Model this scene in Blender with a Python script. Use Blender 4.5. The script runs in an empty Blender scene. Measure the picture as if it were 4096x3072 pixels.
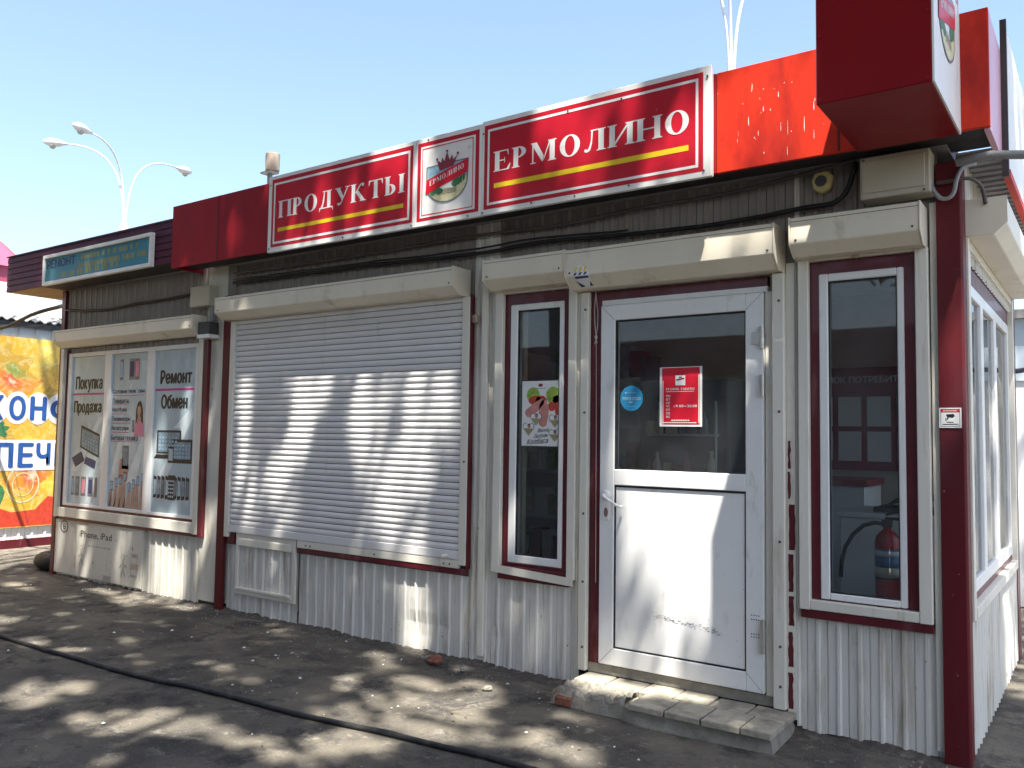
import bpy, bmesh, math, random
from mathutils import Vector, Matrix, noise as mnoise

random.seed(7)
SC = bpy.context.scene
COL = SC.collection
R = math.radians

# ------------------------------------------------------------------ camera
yaw, pitch, roll = R(35.35), R(3.54), R(0.862)
f = Vector((-math.sin(yaw)*math.cos(pitch), math.cos(yaw)*math.cos(pitch), math.sin(pitch)))
r0 = Vector((math.cos(yaw), math.sin(yaw), 0)); u0 = r0.cross(f)
rr = r0*math.cos(roll)+u0*math.sin(roll); uu = -r0*math.sin(roll)+u0*math.cos(roll)
cd = bpy.data.cameras.new('camera'); cam = bpy.data.objects.new('camera', cd); COL.objects.link(cam)
cd.sensor_width = 36.0; cd.lens = 29.85; cd.clip_start = 0.05; cd.clip_end = 3000
M = Matrix((rr, uu, -f)).transposed().to_4x4(); M.translation = Vector((0, -4.45, 1.47))
cam.matrix_world = M
SC.camera = cam

# ------------------------------------------------------------------ sky, sun, exposure
SUN = Vector((0.88, -1.0, 3.15)).normalized()          # towards the sun
w = bpy.data.worlds.new('World'); SC.world = w; w.use_nodes = True
nt = w.node_tree; bg = nt.nodes['Background']
sky = nt.nodes.new('ShaderNodeTexSky'); sky.sky_type = 'NISHITA'; sky.sun_disc = False
sky.sun_elevation = math.asin(SUN.z); sky.sun_rotation = math.atan2(SUN.x, SUN.y)
sky.air_density = 1.0; sky.dust_density = 2.6; sky.ozone_density = 1.0; sky.altitude = 100
nt.links.new(sky.outputs[0], bg.inputs[0]); bg.inputs[1].default_value = 0.12
sl = bpy.data.lights.new('sun', 'SUN'); sl.energy = 5.0; sl.angle = R(0.53); sl.color = (1.0, 0.95, 0.86)
so = bpy.data.objects.new('sun', sl); COL.objects.link(so)
so.rotation_euler = (-SUN).to_track_quat('-Z', 'Y').to_euler(); so.location = SUN*40
vs = SC.view_settings; vs.view_transform = 'Standard'; vs.look = 'None'; vs.exposure = 1.62; vs.gamma = 1.0
vs.use_curve_mapping = False
SC.render.engine = 'CYCLES'
SC.cycles.max_bounces = 6; SC.cycles.use_adaptive_sampling = True; SC.cycles.adaptive_threshold = 0.025; SC.cycles.transparent_max_bounces = 12
SC.cycles.use_denoising = True

# ------------------------------------------------------------------ materials
MT = {}
def pm(name, col, rough=0.5, var=0.12, scale=(9, 9, 9), dirt=None, dirt_amt=0.0, dirt_scale=(3, 3, 1.2), bump=0.0,
       bscale=60.0, metal=0.0, spec=0.5, fleck=None, fleck_amt=0.0, fleck_scale=(40, 40, 8), coat=0.0):
    m = bpy.data.materials.new(name); m.use_nodes = True
    n = m.node_tree.nodes; l = m.node_tree.links
    b = n['Principled BSDF']; b.inputs['Roughness'].default_value = rough; b.inputs['Metallic'].default_value = metal
    b.inputs['Specular IOR Level'].default_value = spec; b.inputs['Coat Weight'].default_value = coat
    g = n.new('ShaderNodeNewGeometry')
    def nz(sc, detail=4, rgh=0.6):
        mp = n.new('ShaderNodeMapping'); mp.inputs['Scale'].default_value = sc
        l.new(g.outputs['Position'], mp.inputs[0])
        t = n.new('ShaderNodeTexNoise'); t.inputs['Scale'].default_value = 1.0
        t.inputs['Detail'].default_value = detail; t.inputs['Roughness'].default_value = rgh
        l.new(mp.outputs[0], t.inputs[0]); return t.outputs[0]
    def mix(fac, a, c):
        x = n.new('ShaderNodeMix'); x.data_type = 'RGBA'
        l.new(fac, x.inputs[0])
        for s, v in ((6, a), (7, c)):
            if isinstance(v, tuple): x.inputs[s].default_value = (*v, 1)
            else: l.new(v, x.inputs[s])
        return x.outputs[2]
    def ramp(v, a, c):
        x = n.new('ShaderNodeMapRange'); x.inputs[1].default_value = a; x.inputs[2].default_value = c
        l.new(v, x.inputs[0]); return x.outputs[0]
    lo = tuple(max(0, c*(1-var)) for c in col); hi = tuple(min(1, c*(1+var)) for c in col)
    o = mix(ramp(nz(scale), .3, .7), lo, hi)
    if dirt:
        o = mix(ramp(nz(dirt_scale, 6, .65), .62-dirt_amt*.4, .80-dirt_amt*.3), o, dirt)
    if fleck:
        o = mix(ramp(nz(fleck_scale, 5, .7), .72-fleck_amt*.2, .75-fleck_amt*.2), o, fleck)
    l.new(o, b.inputs['Base Color'])
    rg = n.new('ShaderNodeMapRange'); rg.inputs[3].default_value = rough*.8; rg.inputs[4].default_value = min(1, rough*1.25)
    l.new(nz((5, 5, 5)), rg.inputs[0]); l.new(rg.outputs[0], b.inputs['Roughness'])
    if bump:
        bp = n.new('ShaderNodeBump'); bp.inputs['Strength'].default_value = bump; bp.inputs['Distance'].default_value = 0.01
        l.new(nz((bscale, bscale, bscale), 5), bp.inputs['Height']); l.new(bp.outputs[0], b.inputs['Normal'])
    MT[name] = m; return m

pm('cladding', (.66, .645, .595), .5, .09, (5, 5, .7), (.36, .31, .22), .24, (11, 11, 1.1), .05, 40, fleck=(.16, .1, .06), fleck_amt=.25, fleck_scale=(26, 26, 12))
pm('cladding_old', (.64, .62, .55), .5, .08, (3, 3, .7), (.36, .31, .20), .2, (6, 6, 1.2), .05, 40, fleck=(.2, .1, .05), fleck_amt=.3, fleck_scale=(20, 20, 10))
pm('shutter_box', (.75, .69, .565), .42, .05, (4, 4, 2), (.47, .42, .30), .10, (5, 5, 3), .02, 50, fleck=(.25, .17, .09), fleck_amt=.12, fleck_scale=(30, 30, 24))
pm('guide_paint', (.72, .69, .60), .42, .05, (4, 4, 1), (.45, .40, .30), .08, (12, 12, 1.5), .02, 50)
pm('shutter_slat', (.70, .69, .685), .38, .04, (4, 4, 6), (.52, .49, .43), .1, (5, 5, 1.0))
pm('plastic_white', (.80, .80, .785), .3, .03, (3, 3, 3), (.52, .49, .42), .06, (8, 8, 3), fleck=(.2, .18, .15), fleck_amt=.0, fleck_scale=(60, 60, 50))
pm('red_paint', (.10, .006, .013), .42, .15, (5, 5, 2), (.22, .08, .09), .12, (9, 9, 2), .03, 40, fleck=(.5, .42, .42), fleck_amt=.02, fleck_scale=(55, 55, 30), coat=.15)
pm('post_red', (.105, .008, .012), .5, .15, (5, 5, 1), (.08, .02, .03), .2, (6, 6, 1.5), .03, 40, fleck=(.5, .42, .42), fleck_amt=.05, fleck_scale=(60, 60, 22), spec=.3)
pm('fascia_red', (.60, .030, .010), .5, .1, (3, 3, 1.0), (.30, .012, .012), .28, (3.2, 3.2, 1.2), .03, 14, spec=.25, fleck=(.78, .45, .35), fleck_amt=.13, fleck_scale=(34, 34, 5))
pm('fascia_maroon', (.30, .010, .020), .5, .12, (3, 3, .8), (.18, .01, .03), .15, (4, 4, .6), .02, 30, spec=.2)
pm('box_red', (.22, .003, .007), .38, .1, (3, 3, 1.0), None, 0, spec=.25)
pm('faded_pink', (.66, .36, .44), .35, .06, (4, 4, 1))
pm('siding_purple', (.075, .016, .042), .5, .15, (2, 2, 6), spec=.25)
pm('sign_white', (.80, .80, .78), .4, .03, (4, 4, 2), (.60, .58, .55), .08, (6, 6, 1.5))
pm('sign_red', (.50, .010, .028), .33, .06, (4, 4, 1), (.42, .02, .05), .1, (6, 6, 1), fleck=(.75, .5, .5), fleck_amt=.02, fleck_scale=(50, 50, 9))
pm('sign_yellow', (.78, .56, .02), .4, .05)
pm('print_white', (.80, .79, .78), .45, .03)
pm('print_red', (.62, .008, .028), .4, .05)
pm('print_black', (.015, .015, .02), .45, .1)
pm('print_navy', (.02, .035, .12), .45, .1)
pm('print_faint', (.36, .35, .31), .6, .35, (30, 30, 30), (.55, .53, .46), .4, (25, 25, 25))
pm('print_grey', (.16, .18, .21), .4, .2)
pm('print_screen', (.18, .27, .34), .35, .35, (14, 14, 14))
pm('print_magenta', (.5, .04, .24), .45, .05)
pm('faint_pink', (.55, .42, .34), .6, .2, (30, 30, 30))
pm('print_skin', (.50, .30, .22), .5, .15)
pm('print_hair', (.06, .025, .02), .5, .2)
pm('print_pink', (.75, .25, .35), .5, .1)
pm('print_green', (.05, .19, .08), .45, .3, (40, 40, 40))
pm('print_lime', (.28, .42, .06), .45, .4, (50, 50, 50))
pm('print_sausage', (.58, .25, .21), .4, .15, (25, 25, 25))
pm('print_tomato', (.55, .06, .03), .4, .2, (25, 25, 25))
pm('print_gold', (.36, .31, .14), .45, .1)
pm('print_sky', (.30, .48, .62), .45, .25, (25, 25, 25))
pm('print_field', (.66, .62, .38), .45, .2, (30, 30, 30))
pm('print_crown', (.25, .03, .05), .45, .2, (40, 40, 40))
pm('film_pale', (.64, .73, .77), .25, .1)
pm('film_blue', (.42, .54, .60), .25, .14, (2.0, 2.0, 1.6), (.70, .76, .78), .25, (2.2, 2.2, 1.2))
pm('sticker_blue', (.02, .22, .42), .35, .06)
pm('sign_teal', (.05, .24, .34), .3, .15, (3, 3, 3), (.16, .25, .22), .2, (4, 4, 5))
pm('sign_dull_yellow', (.26, .27, .12), .4, .2)
pm('banner_blue', (.02, .09, .33), .4, .05)
pm('steel_grey', (.36, .36, .34), .5, .12, (6, 6, 2), (.2, .16, .1), .15)
pm('steel_white', (.58, .60, .62), .4, .06, metal=.1)
pm('rust_steel', (.42, .34, .27), .6, .3, (12, 12, 4), (.18, .08, .04), .25, (14, 14, 5))
pm('black_rubber', (.018, .018, .02), .55, .3, (20, 20, 20), (.07, .065, .06), .25, (14, 14, 14), .15, 90)
pm('cable_black', (.015, .014, .015), .5, .3, (10, 10, 10))
pm('cable_dust', (.10, .085, .08), .6, .2)
pm('pipe_grey', (.30, .31, .32), .5, .12)
pm('box_cream', (.50, .47, .36), .5, .07, (4, 4, 2), (.33, .29, .18), .15, (6, 6, 2))
pm('horn_yellow', (.62, .53, .22), .45, .1, dirt=(.3, .22, .1), dirt_amt=.15)
pm('dark_metal', (.05, .045, .045), .45, .2)
pm('hinge_metal', (.5, .48, .44), .35, .15, metal=.6)
pm('screw', (.10, .085, .07), .5, .3)
pm('concrete', (.25, .23, .19), .9, .22, (14, 14, 14), (.16, .15, .125), .3, (9, 9, 9), .5, 60)
pm('tile_stone', (.36, .33, .26), .85, .18, (20, 20, 20), (.16, .145, .12), .3, (7, 7, 7), .3, 90)
pm('brick_red', (.24, .09, .055), .9, .3, (30, 30, 30), None, 0, bump=.5, bscale=50)
pm('plinth', (.06, .05, .045), .9, .4, (15, 15, 15), bump=.4, bscale=40)
pm('wood_soffit', (.42, .24, .10), .6, .2, (3, 20, 20))
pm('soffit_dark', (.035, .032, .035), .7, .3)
pm('cladding_upper_shaded', (.26, .235, .215), .55, .1, (3, 3, .7), (.26, .23, .19), .25, (7, 7, 1.0), .05, 40, fleck=(.16, .1, .06), fleck_amt=.25, fleck_scale=(26, 26, 12))  # shade under the fascia put into the base colour, along with grime
pm('roof_grey', (.30, .30, .31), .6, .15)
pm('inner_wall', (.52, .48, .42), .8, .08)
pm('stall_wall', (.36, .32, .27), .8, .1)
pm('inner_floor', (.28, .22, .17), .5, .2)
pm('inner_white', (.70, .72, .70), .35, .04)
pm('inner_dark', (.05, .05, .055), .5, .3)
pm('inner_red', (.24, .02, .03), .5, .1)
pm('extinguisher_red', (.50, .012, .012), .25, .1, coat=.4)
pm('extinguisher_label', (.10, .19, .36), .4, .1)
pm('label_cream', (.68, .60, .42), .5, .1)
pm('far_white', (.80, .81, .80), .6, .05, (1, 1, 1))
pm('far_bluewhite', (.58, .68, .76), .5, .06, (1, 1, 1))
pm('far_pink', (.34, .06, .12), .6, .12, (1, 1, 2))
pm('far_pink_dark', (.27, .045, .09), .6, .12, (1, 1, 2))
pm('bark', (.10, .075, .055), .95, .3, (12, 12, 3), bump=.8, bscale=18)
pm('soil', (.075, .066, .056), .95, .45, (25, 25, 25), (.20, .18, .15), .2, (14, 14, 14), .6, 60)
pm('dry_leaf', (.16, .11, .05), .8, .4, (9, 9, 9))
pm('pebble', (.22, .2, .17), .95, .4, (30, 30, 30))
pm('fluff', (.72, .70, .66), .95, .1)
pm('tape_brown', (.25, .14, .12), .6, .3)
pm('string', (.55, .50, .45), .8, .1)

def leafmat():
    m = bpy.data.materials.new('leaf'); m.use_nodes = True; n = m.node_tree.nodes; l = m.node_tree.links
    b = n['Principled BSDF']; b.inputs['Roughness'].default_value = .55
    oi = n.new('ShaderNodeNewGeometry'); t = n.new('ShaderNodeTexNoise'); t.inputs['Scale'].default_value = 3
    l.new(oi.outputs['Position'], t.inputs[0])
    x = n.new('ShaderNodeMix'); x.data_type = 'RGBA'; l.new(t.outputs[0], x.inputs[0])
    x.inputs[6].default_value = (.035, .075, .018, 1); x.inputs[7].default_value = (.085, .135, .035, 1)
    l.new(x.outputs[2], b.inputs['Base Color']); MT['leaf'] = m
leafmat()

def glassmat(name, tint, ior):
    m = bpy.data.materials.new(name); m.use_nodes = True; n = m.node_tree.nodes; l = m.node_tree.links
    n.remove(n['Principled BSDF']); out = n['Material Output']
    tr = n.new('ShaderNodeBsdfTransparent'); tr.inputs[0].default_value = (*tint, 1)
    gl = n.new('ShaderNodeBsdfGlossy'); gl.inputs['Roughness'].default_value = .02
    fr = n.new('ShaderNodeFresnel'); fr.inputs[0].default_value = ior
    mx = n.new('ShaderNodeMixShader'); l.new(fr.outputs[0], mx.inputs[0]); l.new(tr.outputs[0], mx.inputs[1]); l.new(gl.outputs[0], mx.inputs[2])
    df = n.new('ShaderNodeBsdfDiffuse'); df.inputs[0].default_value = (.62, .66, .70, 1)
    tn = n.new('ShaderNodeTexNoise'); tn.inputs['Scale'].default_value = 3.5; tn.inputs['Detail'].default_value = 6
    gp = n.new('ShaderNodeNewGeometry'); l.new(gp.outputs['Position'], tn.inputs[0])
    mr = n.new('ShaderNodeMapRange'); mr.inputs[1].default_value = .3; mr.inputs[2].default_value = .8; mr.inputs[3].default_value = .012; mr.inputs[4].default_value = .055; l.new(tn.outputs[0], mr.inputs[0])
    m2 = n.new('ShaderNodeMixShader'); l.new(mr.outputs[0], m2.inputs[0]); l.new(mx.outputs[0], m2.inputs[1]); l.new(df.outputs[0], m2.inputs[2])
    l.new(m2.outputs[0], out.inputs[0]); MT[name] = m
glassmat('glass', (.84, .87, .88), 1.42)

def groundmat():
    m = bpy.data.materials.new('asphalt'); m.use_nodes = True; n = m.node_tree.nodes; l = m.node_tree.links
    b = n['Principled BSDF']; b.inputs['Roughness'].default_value = .92; b.inputs['Specular IOR Level'].default_value = .25
    g = n.new('ShaderNodeNewGeometry')
    def nz(s, d=6, rg=.6):
        t = n.new('ShaderNodeTexNoise'); t.inputs['Scale'].default_value = s; t.inputs['Detail'].default_value = d; t.inputs['Roughness'].default_value = rg
        l.new(g.outputs['Position'], t.inputs[0]); return t.outputs[0]
    def rmp(v, a, c):
        x = n.new('ShaderNodeMapRange'); x.inputs[1].default_value = a; x.inputs[2].default_value = c; l.new(v, x.inputs[0]); return x.outputs[0]
    def mix(fc, a, c):
        x = n.new('ShaderNodeMix'); x.data_type = 'RGBA'; l.new(fc, x.inputs[0])
        for s, v in ((6, a), (7, c)):
            if isinstance(v, tuple): x.inputs[s].default_value = (*v, 1)
            else: l.new(v, x.inputs[s])
        return x.outputs[2]
    c = mix(rmp(nz(1.3), .35, .68), (.076, .070, .062), (.195, .173, .135))     # worn asphalt under pale dust
    c = mix(rmp(nz(3.2, 9, .72), .50, .62), c, (.052, .049, .047))               # bare patches
    c = mix(rmp(nz(7, 9, .78), .555, .68), c, (.27, .25, .21))                 # mortar and chalky crumbs
    c = mix(rmp(nz(150, 2), .62, .74), c, (.30, .28, .25))                     # aggregate
    c = mix(rmp(nz(110, 2), .66, .76), c, (.03, .03, .032))
    wn = n.new('ShaderNodeTexNoise'); wn.inputs['Scale'].default_value = 1.7; wn.inputs['Detail'].default_value = 8; l.new(g.outputs['Position'], wn.inputs[0])
    wa = n.new('ShaderNodeVectorMath'); wa.operation = 'MULTIPLY_ADD'; l.new(wn.outputs['Color'], wa.inputs[0]); wa.inputs[1].default_value = (1.3, 1.3, 0); l.new(g.outputs['Position'], wa.inputs[2])
    vo = n.new('ShaderNodeTexVoronoi'); vo.feature = 'DISTANCE_TO_EDGE'; vo.inputs['Scale'].default_value = .55; l.new(wa.outputs[0], vo.inputs[0])
    ck = n.new('ShaderNodeMath'); ck.operation = 'MULTIPLY'; l.new(rmp(vo.outputs[0], .006, .002), ck.inputs[0]); l.new(rmp(nz(.8, 3), .5, .62), ck.inputs[1])
    c = mix(ck.outputs[0], c, (.05, .046, .042))               # cracks
    l.new(c, b.inputs['Base Color'])
    bp = n.new('ShaderNodeBump'); bp.inputs['Strength'].default_value = .7; bp.inputs['Distance'].default_value = .012
    ad = n.new('ShaderNodeMath'); ad.operation = 'ADD'; l.new(nz(70, 4, .7), ad.inputs[0])
    ml = n.new('ShaderNodeMath'); ml.operation = 'MULTIPLY'; l.new(nz(8, 6), ml.inputs[0]); ml.inputs[1].default_value = 2.5
    l.new(ml.outputs[0], ad.inputs[1]); l.new(ad.outputs[0], bp.inputs['Height']); l.new(bp.outputs[0], b.inputs['Normal'])
    MT['asphalt'] = m
groundmat()

def fruitmat():
    m = bpy.data.materials.new('fruit_print'); m.use_nodes = True; n = m.node_tree.nodes; l = m.node_tree.links
    b = n['Principled BSDF']; b.inputs['Roughness'].default_value = .4
    g = n.new('ShaderNodeNewGeometry'); v = n.new('ShaderNodeTexVoronoi'); v.inputs['Scale'].default_value = 2.6; v.inputs['Randomness'].default_value = 1
    wn = n.new('ShaderNodeTexNoise'); wn.inputs['Scale'].default_value = 2.6; wn.inputs['Detail'].default_value = 5; l.new(g.outputs['Position'], wn.inputs[0])
    wa = n.new('ShaderNodeVectorMath'); wa.operation = 'MULTIPLY_ADD'; l.new(wn.outputs['Color'], wa.inputs[0]); wa.inputs[1].default_value = (.5, .5, .5); l.new(g.outputs['Position'], wa.inputs[2])
    l.new(wa.outputs[0], v.inputs[0])
    s = n.new('ShaderNodeSeparateColor'); l.new(v.outputs['Color'], s.inputs[0])
    cr = n.new('ShaderNodeValToRGB'); cr.color_ramp.interpolation = 'CONSTANT'
    e = cr.color_ramp.elements; e[0].color = (.78, .62, .06, 1); e[1].position = .42; e[1].color = (.75, .42, .04, 1)
    for p, c in ((.6, (.55, .08, .03, 1)), (.74, (.80, .70, .14, 1)), (.9, (.08, .26, .07, 1))):
        k = e.new(p); k.color = c
    l.new(s.outputs[0], cr.inputs[0])
    def rm(v_, a, c, d, e_):
        x = n.new('ShaderNodeMapRange'); l.new(v_, x.inputs[0])
        for k_, q in zip((1, 2, 3, 4), (a, c, d, e_)): x.inputs[k_].default_value = q
        return x.outputs[0]
    def mixc(fc, a, c, mode='MIX'):
        x = n.new('ShaderNodeMix'); x.data_type = 'RGBA'; x.blend_type = mode
        if isinstance(fc, float): x.inputs[0].default_value = fc
        else: l.new(fc, x.inputs[0])
        for k_, q in ((6, a), (7, c)):
            if isinstance(q, tuple): x.inputs[k_].default_value = (*q, 1)
            else: l.new(q, x.inputs[k_])
        return x.outputs[2]
    t = n.new('ShaderNodeTexNoise'); t.inputs['Scale'].default_value = 16; t.inputs['Detail'].default_value = 7; t.inputs['Roughness'].default_value = .7; l.new(wa.outputs[0], t.inputs[0])
    c = mixc(rm(v.outputs['Distance'], .18, .50, 0, .75), cr.outputs[0], (.62, .33, .04))
    c = mixc(rm(t.outputs[0], .48, .75, 0, .55), c, (.92, .86, .55))
    c = mixc(rm(t.outputs[0], .46, .28, 0, .45), c, (.58, .26, .04))
    c = mixc(rm(v.outputs['Distance'], .20, .04, 0, .75), c, (.95, .93, .70))
    l.new(c, b.inputs['Base Color']); MT['fruit_print'] = m
fruitmat()

# ------------------------------------------------------------------ mesh helpers
ORG = {}
class MB:
    def __init__(s): s.v = []; s.f = []
    def add(s, vs, fs):
        o = len(s.v); s.v += [tuple(p) for p in vs]; s.f += [tuple(i+o for i in q) for q in fs]; return s
    def box(s, x0, x1, y0, y1, z0, z1):
        x0, x1 = min(x0, x1), max(x0, x1); y0, y1 = min(y0, y1), max(y0, y1); z0, z1 = min(z0, z1), max(z0, z1)
        return s.add([(x0,y0,z0),(x1,y0,z0),(x1,y1,z0),(x0,y1,z0),(x0,y0,z1),(x1,y0,z1),(x1,y1,z1),(x0,y1,z1)],
                     [(0,3,2,1),(4,5,6,7),(0,1,5,4),(1,2,6,5),(2,3,7,6),(3,0,4,7)])
    def prism(s, pts, a, b, axis='x'):          # closed 2D outline extruded along an axis
        n = len(pts)
        def P(p, t):
            return (t, p[0], p[1]) if axis == 'x' else ((p[0], t, p[1]) if axis == 'y' else (p[0], p[1], t))
        vs = [P(p, a) for p in pts]+[P(p, b) for p in pts]
        fs = [tuple(range(n)), tuple(range(2*n-1, n-1, -1))]+[(i, (i+1) % n, n+(i+1) % n, n+i) for i in range(n)]
        return s.add(vs, fs)
    def tube(s, path, rad, n=8, cap=True):
        path = [Vector(p) for p in path]; rads = rad if isinstance(rad, (list, tuple)) else [rad]*len(path)
        rings = []; prev = None
        for i, p in enumerate(path):
            d = (path[min(i+1, len(path)-1)]-path[max(i-1, 0)]).normalized()
            a = Vector((0, 0, 1)) if abs(d.z) < .9 else Vector((1, 0, 0))
            if prev is not None: a = prev
            x = (a-d*a.dot(d)).normalized(); y = d.cross(x); prev = x
            rings.append([p+(x*math.cos(2*math.pi*k/n)+y*math.sin(2*math.pi*k/n))*rads[i] for k in range(n)])
        vs = [q for rg in rings for q in rg]; fs = []
        for i in range(len(rings)-1):
            for k in range(n): fs.append((i*n+k, i*n+(k+1) % n, (i+1)*n+(k+1) % n, (i+1)*n+k))
        if cap: fs += [tuple(range(n-1, -1, -1)), tuple((len(rings)-1)*n+k for k in range(n))]
        return s.add(vs, fs)
    def lathe(s, prof, c, n=20, axis='z'):
        vs = []; fs = []
        for (rad, h) in prof:
            for k in range(n):
                a = 2*math.pi*k/n; x, y = rad*math.cos(a), rad*math.sin(a)
                vs.append((c[0]+x, c[1]+y, c[2]+h) if axis == 'z' else ((c[0]+x, c[1]+h, c[2]+y) if axis == 'y' else (c[0]+h, c[1]+x, c[2]+y)))
        for i in range(len(prof)-1):
            for k in range(n): fs.append((i*n+k, i*n+(k+1) % n, (i+1)*n+(k+1) % n, (i+1)*n+k))
        fs += [tuple(range(n-1, -1, -1)), tuple((len(prof)-1)*n+k for k in range(n))]
        return s.add(vs, fs)
    def build(s, name, mat, parent=None, bevel=0, smooth=False, origin=None, fix=True):
        o3 = Vector(origin) if origin is not None else (ORG.get(parent.name, Vector((0, 0, 0))) if parent else Vector((0, 0, 0)))
        me = bpy.data.meshes.new(name); me.from_pydata([tuple(Vector(p)-o3) for p in s.v], [], s.f)
        if fix:
            bm = bmesh.new(); bm.from_mesh(me); bmesh.ops.recalc_face_normals(bm, faces=bm.faces); bm.to_mesh(me); bm.free()
        me.update(); me.materials.append(MT[mat])
        if smooth:
            for p in me.polygons: p.use_smooth = True
        o = bpy.data.objects.new(name, me); COL.objects.link(o)
        if parent: o.parent = parent
        else: o.location = o3
        ORG[o.name] = o3
        if bevel:
            b = o.modifiers.new('bevel', 'BEVEL'); b.width = bevel; b.segments = 1; b.limit_method = 'ANGLE'; b.angle_limit = R(40)
        return o
def bx(name, mat, parent, *a, bevel=0): return MB().box(*a).build(name, mat, parent, bevel)
def tag(o, label, cat, group=None, kind=None):
    if label: o['label'] = label
    if cat: o['category'] = cat
    if group: o['group'] = group
    if kind: o['kind'] = kind
    return o
def thing(name, loc, label, cat, group=None):
    o = bpy.data.objects.new(name, None); COL.objects.link(o); o.location = loc; o.empty_display_size = .2
    ORG[o.name] = Vector(loc); return tag(o, label, cat, group)

# flat print on a plane: facade planes (looking along +y) or end planes (looking along -x)
class PL:
    def __init__(s, kind, at, dirn=1): s.k = kind; s.a = at; s.d = dirn
    def p(s, u, v, h=0):
        return (u, s.a-h, v) if s.k == 'y' else (s.a+h, u, v)
def flat(pl, polys, name, mat, parent, h=.002):
    m = MB()
    for i, q in enumerate(polys):
        hh = h+.00012*(i % 7); m.add([pl.p(u, v, hh) for u, v in q], [tuple(range(len(q)))])
    return m.build(name, mat, parent, fix=False)
def rc(a, b, c, d): return [(a, b), (c, b), (c, d), (a, d)]
def frame2(a, b, c, d, t): return [rc(a, b, c, b+t), rc(a, d-t, c, d), rc(a, b+t, a+t, d-t), rc(c-t, b+t, c, d-t)]
def disc(cx, cy, rx, ry=None, n=24, a0=0, a1=360):
    ry = rx if ry is None else ry
    return [(cx+rx*math.cos(R(a0+(a1-a0)*i/n)), cy+ry*math.sin(R(a0+(a1-a0)*i/n))) for i in range(n+(0 if a1-a0 == 360 else 1))]
def ring(cx, cy, ox, oy, ix, iy, a0=0, a1=360, n=28):
    out = []
    for i in range(n):
        t0, t1 = R(a0+(a1-a0)*i/n), R(a0+(a1-a0)*(i+1)/n)
        out.append([(cx+ox*math.cos(t0), cy+oy*math.sin(t0)), (cx+ox*math.cos(t1), cy+oy*math.sin(t1)),
                    (cx+ix*math.cos(t1), cy+iy*math.sin(t1)), (cx+ix*math.cos(t0), cy+iy*math.sin(t0))])
    return out
def tf(polys, f): return [[f(u, v) for u, v in q] for q in polys]
def line(pts, wd):                               # stroked polyline as quads
    out = []
    for (a, b), (c, d) in zip(pts[:-1], pts[1:]):
        l = math.hypot(c-a, d-b) or 1; nx, ny = -(d-b)/l*wd/2, (c-a)/l*wd/2
        out.append([(a+nx, b+ny), (c+nx, d+ny), (c-nx, d-ny), (a-nx, b-ny)])
    return out

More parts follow.
